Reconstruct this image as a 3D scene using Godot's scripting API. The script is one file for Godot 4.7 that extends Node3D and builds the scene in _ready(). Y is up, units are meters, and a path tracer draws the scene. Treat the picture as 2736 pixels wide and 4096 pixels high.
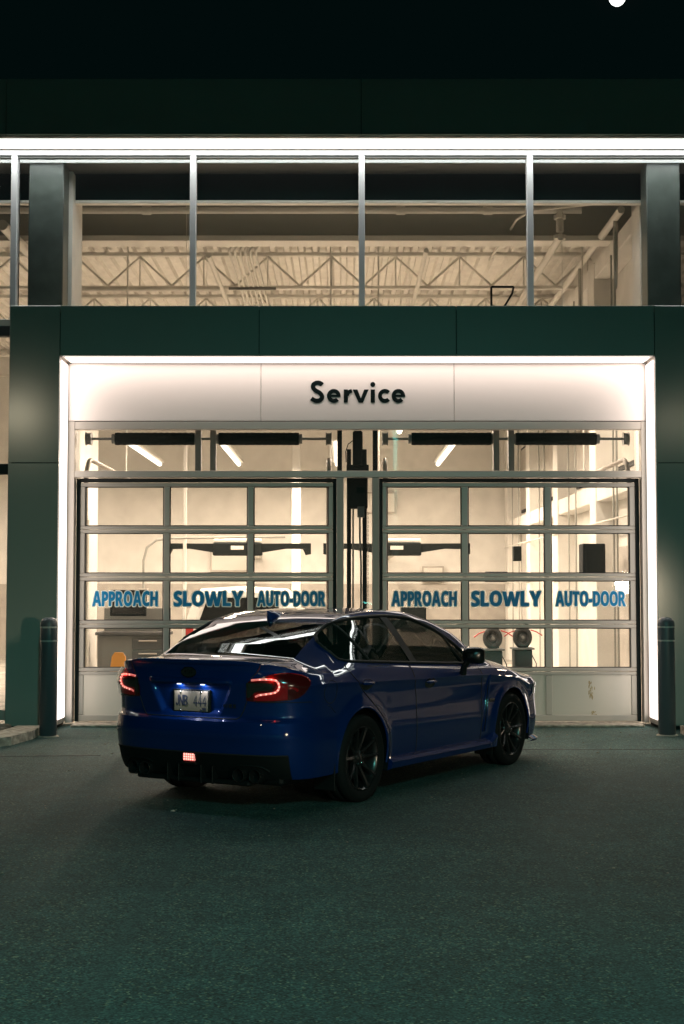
extends Node3D

const ZD := -16.7     # plane of the aluminium frames
const ZF := -16.2     # front plane of parapet and portal
var M := {}
var cache := {}
var rng := RandomNumberGenerator.new()


func lin(r: float, g: float, b: float) -> Color:
	return Color(r, g, b).linear_to_srgb()


func mat(called: String, c: Color, rough := 0.6, metal := 0.0) -> StandardMaterial3D:
	var m := StandardMaterial3D.new()
	m.resource_name = called
	m.albedo_color = c
	m.roughness = rough
	m.metallic = metal
	M[called] = m
	return m


func glow(called: String, c: Color, energy: float) -> StandardMaterial3D:
	var m := mat(called, lin(0.8, 0.8, 0.8), 0.4)
	m.emission_enabled = true
	m.emission = c
	m.emission_energy_multiplier = energy
	return m


func pane(called: String, c: Color, alpha: float) -> StandardMaterial3D:
	var m := mat(called, Color(c.r, c.g, c.b, alpha), 0.02)
	m.transparency = BaseMaterial3D.TRANSPARENCY_ALPHA
	return m


func numbered(called: String) -> String:
	if not has_node(NodePath(called)):
		return called
	var n := 1
	while has_node(NodePath("%s_%03d" % [called, n])):
		n += 1
	return "%s_%03d" % [called, n]


func tag(o: Node, label: String, category: String, group := "") -> void:
	o.set_meta("label", label)
	o.set_meta("category", category)
	if group:
		o.set_meta("group", group)


func thing(called: String, label: String, category: String, at := Vector3.ZERO, turn := 0.0, group := "") -> Node3D:
	var o := Node3D.new()
	o.name = numbered(called)
	add_child(o)
	o.position = at
	o.rotation.y = turn
	tag(o, label, category, group)
	return o


func node(called: String, parent: Node, at := Vector3.ZERO) -> Node3D:
	var o := Node3D.new()
	o.name = called
	parent.add_child(o, true)
	o.position = at
	return o


func put(called: String, mesh: Mesh, m: Material, parent: Node, at := Vector3.ZERO) -> MeshInstance3D:
	var o := MeshInstance3D.new()
	o.name = called if parent != self else numbered(called)
	o.mesh = mesh
	o.material_override = m
	parent.add_child(o, true)
	o.position = at
	return o


func struct(called: String, mesh: Mesh, m: Material, at := Vector3.ZERO) -> MeshInstance3D:
	var o := put(called, mesh, m, self, at)
	o.set_meta("kind", "structure")
	return o


func new_st() -> SurfaceTool:
	var st := SurfaceTool.new()
	st.begin(Mesh.PRIMITIVE_TRIANGLES)
	st.set_smooth_group(-1)
	return st


func done(st: SurfaceTool) -> ArrayMesh:
	st.generate_normals()
	return st.commit()


func quad(st: SurfaceTool, a: Vector3, b: Vector3, c: Vector3, d: Vector3) -> void:
	for p in [a, b, c, a, c, d]:
		st.add_vertex(p)


# a box with chamfered edges, about its centre
func add_box(st: SurfaceTool, at: Vector3, size: Vector3, bevel := 0.004, turn := Basis.IDENTITY) -> void:
	var h := size / 2
	var b := minf(bevel, minf(h.x, minf(h.y, h.z)) * 0.6)
	var face := func(n: Vector3, s: Vector3, t: Vector3) -> void:
		var hn := absf(n.dot(h))
		var hs := absf(s.dot(h)) - b
		var ht := absf(t.dot(h)) - b
		var o := n * hn
		quad(st, at + turn * (o - s * hs - t * ht), at + turn * (o - s * hs + t * ht), at + turn * (o + s * hs + t * ht), at + turn * (o + s * hs - t * ht))
	for k in 3:
		var n := Vector3.ZERO
		n[k] = 1.0
		var s := Vector3.ZERO
		s[(k + 1) % 3] = 1.0
		var t := Vector3.ZERO
		t[(k + 2) % 3] = 1.0
		face.call(n, s, t)
		face.call(-n, t, s)
	if b <= 0.0:
		return
	for k in 3:
		var i := (k + 1) % 3
		var j := (k + 2) % 3
		for si in [-1.0, 1.0]:
			for sj in [-1.0, 1.0]:
				var p := []
				for e in [-1.0, 1.0]:
					var v1 := Vector3.ZERO
					v1[k] = e * (h[k] - b)
					v1[i] = si * h[i]
					v1[j] = sj * (h[j] - b)
					var v2 := v1
					v2[i] = si * (h[i] - b)
					v2[j] = sj * h[j]
					p.append(at + turn * v1)
					p.append(at + turn * v2)
				if si * sj > 0:
					quad(st, p[0], p[2], p[3], p[1])
				else:
					quad(st, p[0], p[1], p[3], p[2])
	for sx in [-1.0, 1.0]:
		for sy in [-1.0, 1.0]:
			for sz in [-1.0, 1.0]:
				var a := at + turn * Vector3(sx * h.x, sy * (h.y - b), sz * (h.z - b))
				var c := at + turn * Vector3(sx * (h.x - b), sy * h.y, sz * (h.z - b))
				var d := at + turn * Vector3(sx * (h.x - b), sy * (h.y - b), sz * h.z)
				for q in ([a, d, c] if sx * sy * sz > 0 else [a, c, d]):
					st.add_vertex(q)


func box(size: Vector3, bevel := 0.004) -> ArrayMesh:
	var key := "%.4f %.4f %.4f %.4f" % [size.x, size.y, size.z, bevel]
	if not cache.has(key):
		var st := new_st()
		add_box(st, Vector3.ZERO, size, bevel)
		cache[key] = done(st)
	return cache[key]


# a box between two corners, as a part
func slab(called: String, a: Vector3, b: Vector3, m: Material, parent: Node, bevel := 0.004) -> MeshInstance3D:
	return put(called, box((b - a).abs(), bevel), m, parent, (a + b) / 2)


func frame_of(dir: Vector3) -> Basis:
	var y := dir.normalized()
	var x := y.cross(Vector3.RIGHT if absf(y.x) < 0.9 else Vector3.UP).normalized()
	return Basis(x, y, x.cross(y))


# round tube along points; radius may be a number or a list
func add_tube(st: SurfaceTool, pts: Array, radius, sides := 10, caps := true) -> void:
	st.set_smooth_group(1)
	var rings := []
	for i in pts.size():
		var d: Vector3 = (pts[mini(i + 1, pts.size() - 1)] - pts[maxi(i - 1, 0)])
		var f := frame_of(d)
		if i > 0:
			# keep the frame from twisting
			var prev: Basis = rings[i - 1][1]
			var yy := d.normalized()
			var xx := (prev.x - yy * prev.x.dot(yy)).normalized()
			f = Basis(xx, yy, xx.cross(yy))
		var r: float = radius[i] if radius is Array else radius
		var ring := []
		for k in sides:
			var a := TAU * k / sides
			ring.append(pts[i] + f.x * cos(a) * r + f.z * sin(a) * r)
		rings.append([ring, f])
	for i in pts.size() - 1:
		for k in sides:
			var n := (k + 1) % sides
			quad(st, rings[i][0][k], rings[i][0][n], rings[i + 1][0][n], rings[i + 1][0][k])
	st.set_smooth_group(-1)
	if caps:
		for k in range(1, sides - 1):
			for p in [rings[0][0][0], rings[0][0][k + 1], rings[0][0][k]]:
				st.add_vertex(p)
			var e: Array = rings[-1][0]
			for p in [e[0], e[k], e[k + 1]]:
				st.add_vertex(p)


func tube(pts: Array, radius, sides := 10) -> ArrayMesh:
	var st := new_st()
	add_tube(st, pts, radius, sides)
	return done(st)


# revolve a profile of (radius, height) about the y axis
func add_lathe(st: SurfaceTool, prof: Array, sides := 32, at := Vector3.ZERO, turn := Basis.IDENTITY, smooth := true) -> void:
	st.set_smooth_group(2 if smooth else -1)
	for i in prof.size() - 1:
		for k in sides:
			var a := TAU * k / sides
			var b := TAU * (k + 1) / sides
			var f := func(p: Vector2, t: float) -> Vector3:
				return at + turn * Vector3(p.x * cos(t), p.y, p.x * sin(t))
			var p0: Vector3 = f.call(prof[i], a)
			var p1: Vector3 = f.call(prof[i], b)
			var p2: Vector3 = f.call(prof[i + 1], b)
			var p3: Vector3 = f.call(prof[i + 1], a)
			if prof[i].x > 1e-5:
				for q in [p0, p1, p2]:
					st.add_vertex(q)
			if prof[i + 1].x > 1e-5:
				for q in [p0, p2, p3]:
					st.add_vertex(q)
	st.set_smooth_group(-1)


func lathe(prof: Array, sides := 32, turn := Basis.IDENTITY, smooth := true) -> ArrayMesh:
	var st := new_st()
	add_lathe(st, prof, sides, Vector3.ZERO, turn, smooth)
	return done(st)


# a flat polygon pulled out along +z
func add_prism(st: SurfaceTool, poly: PackedVector2Array, z0: float, z1: float, turn := Transform3D.IDENTITY) -> void:
	if Geometry2D.is_polygon_clockwise(poly):
		poly = poly.duplicate()
		poly.reverse()
	var idx := Geometry2D.triangulate_polygon(poly)
	for i in range(0, idx.size(), 3):
		var a := poly[idx[i]]
		var b := poly[idx[i + 1]]
		var c := poly[idx[i + 2]]
		if (b - a).cross(c - a) < 0:
			var s := b
			b = c
			c = s
		for p in [a, c, b]:
			st.add_vertex(turn * Vector3(p.x, p.y, z1))
		for p in [a, b, c]:
			st.add_vertex(turn * Vector3(p.x, p.y, z0))
	for i in poly.size():
		var a := poly[i]
		var b := poly[(i + 1) % poly.size()]
		quad(st, turn * Vector3(a.x, a.y, z0), turn * Vector3(a.x, a.y, z1), turn * Vector3(b.x, b.y, z1), turn * Vector3(b.x, b.y, z0))


func prism(poly: Array, z0: float, z1: float) -> ArrayMesh:
	var st := new_st()
	add_prism(st, PackedVector2Array(poly), z0, z1)
	return done(st)


# ---- lettering drawn with strokes ----
func smooth_line(p: Array, each := 6) -> Array:
	var out := []
	for i in p.size() - 1:
		var a: Vector2 = p[maxi(i - 1, 0)]
		var b: Vector2 = p[i]
		var c: Vector2 = p[i + 1]
		var d: Vector2 = p[mini(i + 2, p.size() - 1)]
		for k in each:
			out.append(b.cubic_interpolate(c, a, d, float(k) / each))
	out.append(p[-1])
	return out


func arc(c: Vector2, rx: float, ry: float, from: float, to: float, n := 14) -> Array:
	var out := []
	for k in n + 1:
		var a := deg_to_rad(lerpf(from, to, float(k) / n))
		out.append(c + Vector2(cos(a) * rx, sin(a) * ry))
	return out


func add_stroke(st: SurfaceTool, p: Array, width: float, z0: float, z1: float, grow := 0.0, put_at := Transform3D.IDENTITY) -> void:
	var n := p.size()
	var left := []
	var right := []
	var hw := width / 2 + grow
	for i in n:
		var a: Vector2 = p[maxi(i - 1, 0)]
		var b: Vector2 = p[i]
		var c: Vector2 = p[mini(i + 1, n - 1)]
		var d1 := (b - a).normalized()
		var d2 := (c - b).normalized()
		if i == 0:
			d1 = d2
			b -= d2 * grow
		if i == n - 1:
			d2 = d1
			b += d1 * grow
		var t := (d1 + d2).normalized()
		var nn := Vector2(-t.y, t.x)
		var m := hw / maxf(0.74, nn.dot(Vector2(-d1.y, d1.x)))
		left.append(b + nn * m)
		right.append(b - nn * m)
	for i in n - 1:
		var q := [left[i], left[i + 1], right[i + 1], right[i]]
		var v := func(k: int, z: float) -> Vector3:
			return put_at * Vector3(q[k].x, q[k].y, z)
		quad(st, v.call(0, z1), v.call(1, z1), v.call(2, z1), v.call(3, z1))
		quad(st, v.call(3, z0), v.call(2, z0), v.call(1, z0), v.call(0, z0))
		quad(st, v.call(0, z0), v.call(1, z0), v.call(1, z1), v.call(0, z1))
		quad(st, v.call(2, z0), v.call(3, z0), v.call(3, z1), v.call(2, z1))
		if i == 0:
			quad(st, v.call(3, z0), v.call(0, z0), v.call(0, z1), v.call(3, z1))
		if i == n - 2:
			quad(st, v.call(1, z0), v.call(2, z0), v.call(2, z1), v.call(1, z1))


# strokes of a bold capital, height 1; returns [width, strokes]
func glyph(ch: String, s: float) -> Array:
	var h := s / 2
	var v := func(x: float, y: float) -> Vector2: return Vector2(x, y)
	match ch:
		"A": return [0.84, [[v.call(h * 0.75, 0), v.call(0.42, 0.95), v.call(0.84 - h * 0.75, 0)], [v.call(0.2, 0.27), v.call(0.64, 0.27)]]]
		"P": return [0.7, [[v.call(h, 0), v.call(h, 1)], [v.call(h, 1 - h)] + arc(v.call(0.38, 0.71), 0.32 - h, 0.29 - h, 90, -90) + [v.call(h, 0.42 + h)]]]
		"R": return [0.76, [[v.call(h, 0), v.call(h, 1)], [v.call(h, 1 - h)] + arc(v.call(0.4, 0.72), 0.32 - h, 0.28 - h, 90, -90) + [v.call(h, 0.44 + h)], [v.call(0.38, 0.48), v.call(0.72 - h * 0.4, 0)]]]
		"O": return [0.86, [arc(v.call(0.43, 0.5), 0.43 - h, 0.51 - h, 0, 362, 28)]]
		"C": return [0.8, [arc(v.call(0.43, 0.5), 0.43 - h, 0.51 - h, 42, 318, 22)]]
		"D": return [0.8, [[v.call(h, 0), v.call(h, 1)], [v.call(h, 1 - h)] + arc(v.call(0.34, 0.5), 0.46 - h, 0.5 - h, 90, -90) + [v.call(h, h)]]]
		"H": return [0.78, [[v.call(h, 0), v.call(h, 1)], [v.call(0.78 - h, 0), v.call(0.78 - h, 1)], [v.call(h, 0.5), v.call(0.78 - h, 0.5)]]]
		"S": return [0.74, [smooth_line([v.call(0.63, 0.76), v.call(0.5, 0.88), v.call(0.34, 0.89), v.call(0.17, 0.76), v.call(0.26, 0.57), v.call(0.48, 0.47), v.call(0.6, 0.3), v.call(0.5, 0.13), v.call(0.32, 0.11), v.call(0.1, 0.26)])]]
		"L": return [0.66, [[v.call(h, 0), v.call(h, 1)], [v.call(h, h), v.call(0.64, h)]]]
		"W": return [1.16, [[v.call(h * 0.7, 1), v.call(0.31, 0.06), v.call(0.58, 0.94), v.call(0.85, 0.06), v.call(1.16 - h * 0.7, 1)]]]
		"Y": return [0.8, [[v.call(0.4, 0), v.call(0.4, 0.42)], [v.call(h * 0.8, 1), v.call(0.4, 0.4), v.call(0.8 - h * 0.8, 1)]]]
		"U": return [0.78, [[v.call(h, 1)] + arc(v.call(0.39, 0.36), 0.39 - h, 0.37 - h, 180, 360) + [v.call(0.78 - h, 1)]]]
		"T": return [0.7, [[v.call(0.35, 0), v.call(0.35, 1)], [v.call(0, 1 - h), v.call(0.7, 1 - h)]]]
		"J": return [0.6, [[v.call(0.6 - h, 1)] + arc(v.call(0.3, 0.3), 0.3 - h, 0.3 - h, 0, -170)]]
		"N": return [0.76, [[v.call(h, 0), v.call(h, 1)], [v.call(0.76 - h, 0), v.call(0.76 - h, 1)], [v.call(h, 0.95), v.call(0.76 - h, 0.05)]]]
		"B": return [0.74, [[v.call(h, 0), v.call(h, 1)], [v.call(h, 1 - h)] + arc(v.call(0.4, 0.74), 0.28 - h, 0.26 - h, 90, -90) + [v.call(h, 0.52)], [v.call(h, 0.52)] + arc(v.call(0.42, 0.27), 0.32 - h, 0.27 - h, 90, -90) + [v.call(h, h)]]]
		"4": return [0.72, [[v.call(0.5, 0), v.call(0.5, 1), v.call(0.08, 0.3), v.call(0.72, 0.3)]]]
		"X": return [0.78, [[v.call(h, 0), v.call(0.78 - h, 1)], [v.call(h, 1), v.call(0.78 - h, 0)]]]
		"-": return [0.42, [[v.call(0.04, 0.38), v.call(0.38, 0.38)]]]
	return [0.4, []]


# a word between x0 and x1 on a plane facing +z
func word(text: String, x0: float, x1: float, y0: float, y1: float, stroke: float, z0: float, z1: float, grow := 0.0) -> ArrayMesh:
	var st := new_st()
	var gap := 0.09
	var total := -gap
	for ch in text:
		total += glyph(ch, stroke)[0] + gap
	var sx := (x1 - x0) / total
	var sy := y1 - y0
	var x := 0.0
	for ch in text:
		var g := glyph(ch, stroke)
		var lift := 0.0
		for line in g[1]:
			var pts := []
			for p in line:
				pts.append(Vector2(x0 + (x + p.x) * sx, y0 + p.y * sy))
			add_stroke(st, pts, stroke * (sx + sy) / 2, z0 + lift, z1 + lift, grow)
			lift += 0.0006
		x += g[0] + gap
	return done(st)


# clean bold lettering cut from vinyl, facing +z, fitted between x0..x1 and y0..y1 (cap height)
func vinyl(text: String, x0: float, x1: float, y0: float, y1: float, z: float, depth: float, border := 0.0) -> ArrayMesh:
	var base := SystemFont.new()
	base.font_names = PackedStringArray(["Droid Sans"])
	base.font_weight = 700
	var letters := []
	var total := 0.0
	for ch in text:
		var tm := TextMesh.new()
		var f := FontVariation.new()
		f.base_font = base
		f.variation_embolden = 0.3 if ch == "W" else 0.7
		tm.text = ch
		tm.font = f
		tm.font_size = 64
		tm.pixel_size = 0.01
		tm.depth = 0.1
		tm.curve_step = 1.0
		var box3 := tm.get_aabb()
		letters.append([tm, box3, ch])
		total += box3.size.x + 0.028
	total -= 0.028
	var sx := (x1 - x0) / total
	var cap: float = 0.0
	for l in letters:
		if not l[2] in "-SOCU":
			cap = maxf(cap, l[1].size.y)
	var sy := (y1 - y0) / cap
	var low: float = letters[0][1].position.y
	for l in letters:
		if not l[2] in "-SOCU":
			low = maxf(low, l[1].position.y)
	var st := SurfaceTool.new()
	st.begin(Mesh.PRIMITIVE_TRIANGLES)
	var x := x0
	for l in letters:
		var b: AABB = l[1]
		var shifts := [Vector2.ZERO]
		if border > 0.0:
			shifts = []
			for k in 8:
				shifts.append(Vector2.from_angle(TAU * k / 8.0) * border)
		elif l[2] == "W":
			shifts = [Vector2.ZERO, Vector2(-0.005, 0), Vector2(0.005, 0)]
		var lift := 0.0
		for s in shifts:
			var t := Transform3D(Basis.from_scale(Vector3(sx, sy, depth / 0.1)), Vector3(x - b.position.x * sx + s.x, y0 - low * sy + s.y, z + lift + depth / 2))
			st.append_from(l[0], 0, t)
			lift += 0.0002
		x += (b.size.x + 0.028) * sx
	return st.commit()


func area(parent: Node, at: Vector3, facing: Vector3, size: Vector2, c: Color, energy: float) -> AreaLight3D:
	var l := AreaLight3D.new()
	l.name = "light"
	parent.add_child(l, true)
	var up := Vector3.UP if absf(facing.y) < 0.9 else Vector3.FORWARD
	l.transform = Transform3D(Basis.looking_at(facing, up), at)
	l.area_size = size
	l.area_normalize_energy = false
	l.light_color = c
	l.light_energy = energy
	l.shadow_enabled = true
	return l


func noise_image(size: int, freq: float, kind: int, sd: int, octaves := 1) -> PackedByteArray:
	var n := FastNoiseLite.new()
	n.seed = sd
	n.frequency = freq
	n.noise_type = kind
	n.fractal_type = FastNoiseLite.FRACTAL_FBM if octaves > 1 else FastNoiseLite.FRACTAL_NONE
	n.fractal_octaves = octaves
	if kind == FastNoiseLite.TYPE_CELLULAR:
		n.cellular_return_type = FastNoiseLite.RETURN_CELL_VALUE
		n.cellular_jitter = 1.0
	var im := n.get_seamless_image(size, size)
	im.convert(Image.FORMAT_L8)
	return im.get_data()


func tex_rgb(size: int, data: PackedByteArray) -> ImageTexture:
	return ImageTexture.create_from_image(Image.create_from_data(size, size, false, Image.FORMAT_RGB8, data))


func tex_l(size: int, data: PackedByteArray) -> ImageTexture:
	return ImageTexture.create_from_image(Image.create_from_data(size, size, false, Image.FORMAT_L8, data))


func tri(m: StandardMaterial3D, metres: float, world := true) -> void:
	m.uv1_triplanar = true
	m.uv1_world_triplanar = world
	m.uv1_scale = Vector3.ONE / metres


# mottled version of a colour: tones spread round it
func mottle(m: StandardMaterial3D, c: Color, amount: float, metres: float, sd: int, freq := 0.02, world := true) -> void:
	var size := 256
	var a := noise_image(size, freq, FastNoiseLite.TYPE_SIMPLEX_SMOOTH, sd, 4)
	var out := PackedByteArray()
	out.resize(size * size * 3)
	for i in size * size:
		var k := 1.0 + (a[i] / 255.0 - 0.5) * 2.0 * amount
		out[i * 3] = clampi(int(c.r * k * 255.0), 0, 255)
		out[i * 3 + 1] = clampi(int(c.g * k * 255.0), 0, 255)
		out[i * 3 + 2] = clampi(int(c.b * k * 255.0), 0, 255)
	m.albedo_color = Color.WHITE
	m.albedo_texture = tex_rgb(size, out)
	tri(m, metres, world)


func make_materials() -> void:
	# asphalt: stones of slightly different tone in a dark binder
	var size := 1024
	var cell := noise_image(size, 0.2, FastNoiseLite.TYPE_CELLULAR, 3)
	var fine := noise_image(size, 0.35, FastNoiseLite.TYPE_VALUE, 9)
	var wide := noise_image(size, 0.006, FastNoiseLite.TYPE_SIMPLEX_SMOOTH, 5, 4)
	var col := PackedByteArray()
	col.resize(size * size * 3)
	var hgt := PackedByteArray()
	hgt.resize(size * size)
	for i in size * size:
		var c := cell[i] / 255.0
		var f := fine[i] / 255.0
		var w := wide[i] / 255.0
		var k := 0.30 + 0.52 * c + 0.72 * f + 0.20 * (w - 0.5)
		var tan := 0.0
		if c > 0.93:
			k += 0.35 * f
			tan = 1.0
		col[i * 3] = clampi(int((66.0 + 24.0 * tan) * k), 0, 255)
		col[i * 3 + 1] = clampi(int((99.0 + 4.0 * tan) * k), 0, 255)
		col[i * 3 + 2] = clampi(int((94.0 - 8.0 * tan) * k), 0, 255)
		hgt[i] = clampi(int((0.55 * c + 0.45 * f) * 255.0), 0, 255)
	var m := mat("asphalt", Color.WHITE, 0.82)
	m.albedo_texture = tex_rgb(size, col)
	m.heightmap_enabled = true
	m.heightmap_texture = tex_l(size, hgt)
	m.heightmap_scale = 0.35
	m.metallic_specular = 0.35
	tri(m, 2.2)
	# wider patches laid over it, so that the tile does not show
	var pw := noise_image(512, 0.008, FastNoiseLite.TYPE_SIMPLEX_SMOOTH, 21, 5)
	var pout := PackedByteArray()
	pout.resize(512 * 512 * 3)
	for i in 512 * 512:
		var k2 := 0.86 + 0.26 * (pw[i] / 255.0)
		for ch in 3:
			pout[i * 3 + ch] = clampi(int(205.0 * k2), 0, 255)
	m.detail_enabled = true
	m.detail_blend_mode = BaseMaterial3D.BLEND_MODE_MUL
	m.detail_albedo = tex_rgb(512, pout)
	m.detail_uv_layer = BaseMaterial3D.DETAIL_UV_2
	m.uv2_triplanar = true
	m.uv2_world_triplanar = true
	m.uv2_scale = Vector3.ONE / 17.0

	mottle(mat("concrete", Color.WHITE, 0.85), lin(0.34, 0.30, 0.24), 0.35, 0.9, 11, 0.03)
	mottle(mat("shop_floor", Color.WHITE, 0.5), lin(0.42, 0.40, 0.36), 0.2, 2.5, 12)
	mottle(mat("plaster", Color.WHITE, 0.75), lin(0.66, 0.64, 0.60), 0.04, 3.0, 13)
	mottle(mat("wainscot", Color.WHITE, 0.6), lin(0.40, 0.37, 0.33), 0.06, 2.0, 14)
	mottle(mat("deck", Color.WHITE, 0.55), lin(0.68, 0.65, 0.60), 0.05, 2.0, 15)
	mat("steel_white", lin(0.60, 0.58, 0.53), 0.5)
	mat("steel_grey", lin(0.12, 0.12, 0.11), 0.5)
	mat("bulkhead", lin(0.30, 0.30, 0.27), 0.6)
	mat("dark_band", lin(0.004, 0.012, 0.012), 0.9).metallic_specular = 0.1
	# satin composite panels of the cladding
	m = mat("cladding", lin(0.33, 0.36, 0.32), 0.42, 0.05)
	m.metallic_specular = 0.3
	m = mat("cladding_jamb", lin(0.33, 0.36, 0.32), 0.15, 0.05)
	m.metallic_specular = 0.62
	mat("cladding_back", lin(0.01, 0.012, 0.012), 0.9)
	mottle(mat("pillar", Color.WHITE, 0.33), lin(0.07, 0.085, 0.078), 0.1, 1.4, 31)
	mat("mullion", lin(0.40, 0.39, 0.40), 0.5, 0.2)
	mat("sign_white", lin(0.76, 0.68, 0.645), 0.6)
	mat("sign_ink", lin(0.002, 0.007, 0.007), 0.7).metallic_specular = 0.2
	m = mat("aluminium", lin(0.42, 0.375, 0.335), 0.45, 0.2)
	m = mat("aluminium_dull", lin(0.30, 0.265, 0.23), 0.5, 0.2)
	mat("gasket", lin(0.008, 0.010, 0.010), 0.7)
	mat("black", lin(0.006, 0.009, 0.009), 0.7).metallic_specular = 0.3
	mat("spring_black", lin(0.003, 0.006, 0.006), 0.85).metallic_specular = 0.1
	mat("black_gloss", lin(0.006, 0.007, 0.007), 0.18)
	mat("rubber", lin(0.012, 0.013, 0.013), 0.75)
	mat("grey_plastic", lin(0.055, 0.055, 0.055), 0.5)
	mat("machine_red", lin(0.35, 0.02, 0.015), 0.4)
	mat("orange_plastic", lin(0.75, 0.30, 0.03), 0.5)
	m = mat("vinyl_blue", lin(0.0, 0.25, 0.52), 0.5)
	m.backlight_enabled = true
	m.backlight = lin(0.0, 0.28, 0.52)
	m = mat("vinyl_pale", lin(0.85, 0.88, 0.86), 0.5)
	m.backlight_enabled = true
	m.backlight = lin(0.85, 0.9, 0.9)
	mat("copper_pipe", lin(0.55, 0.53, 0.48), 0.4)
	mat("bollard_sleeve", lin(0.075, 0.085, 0.095), 0.42)
	mat("bollard_band", lin(0.42, 0.40, 0.36), 0.45)
	mat("tar", lin(0.012, 0.016, 0.015), 0.6)
	mat("grit", lin(0.22, 0.20, 0.16), 0.8)
	mat("stone", lin(0.16, 0.13, 0.10), 0.85)
	# embossed door panels with dust and rust where the photograph shows it
	m = mat("door_panel", lin(0.62, 0.55, 0.48), 0.5, 0.1)
	var rough := noise_image(512, 0.2, FastNoiseLite.TYPE_SIMPLEX, 17, 2)
	m.heightmap_enabled = true
	m.heightmap_texture = tex_l(512, rough)
	m.heightmap_scale = 0.12
	tri(m, 0.6)
	mottle(mat("rust", Color.WHITE, 0.9), lin(0.42, 0.31, 0.17), 0.35, 0.12, 18, 0.05)
	mat("grime", lin(0.12, 0.10, 0.07), 0.9)

	pane("glass", lin(0.62, 0.62, 0.58), 0.012)
	pane("glass_clear", lin(0.5, 0.5, 0.5), 0.003)
	pane("glass_dusty", lin(0.62, 0.58, 0.50), 0.02)
	pane("dark_glass", lin(0.006, 0.012, 0.012), 0.80)

	glow("soffit_led", lin(0.94, 1.0, 0.95), 3.0)
	glow("portal_led", lin(1.0, 0.88, 0.80), 2.2)
	glow("tube_glow", lin(1.0, 0.94, 0.82), 2.0)
	glow("lot_glow_warm", lin(1.0, 0.84, 0.6), 8.0)
	glow("lot_glow", lin(0.2, 1.0, 0.88), 8.0)
	glow("flood_glow", lin(1.0, 0.78, 0.55), 8.0)
	glow("moon_glow", lin(0.95, 1.0, 0.95), 2.2)


func panel(called: String, x0: float, x1: float, y0: float, y1: float, z: float, m: Material, parent: Node, depth := 0.03, gap := 0.004) -> void:
	slab(called, Vector3(x0 + gap, y0 + gap, z - depth), Vector3(x1 - gap, y1 - gap, z), m, parent, 0.003)


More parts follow.
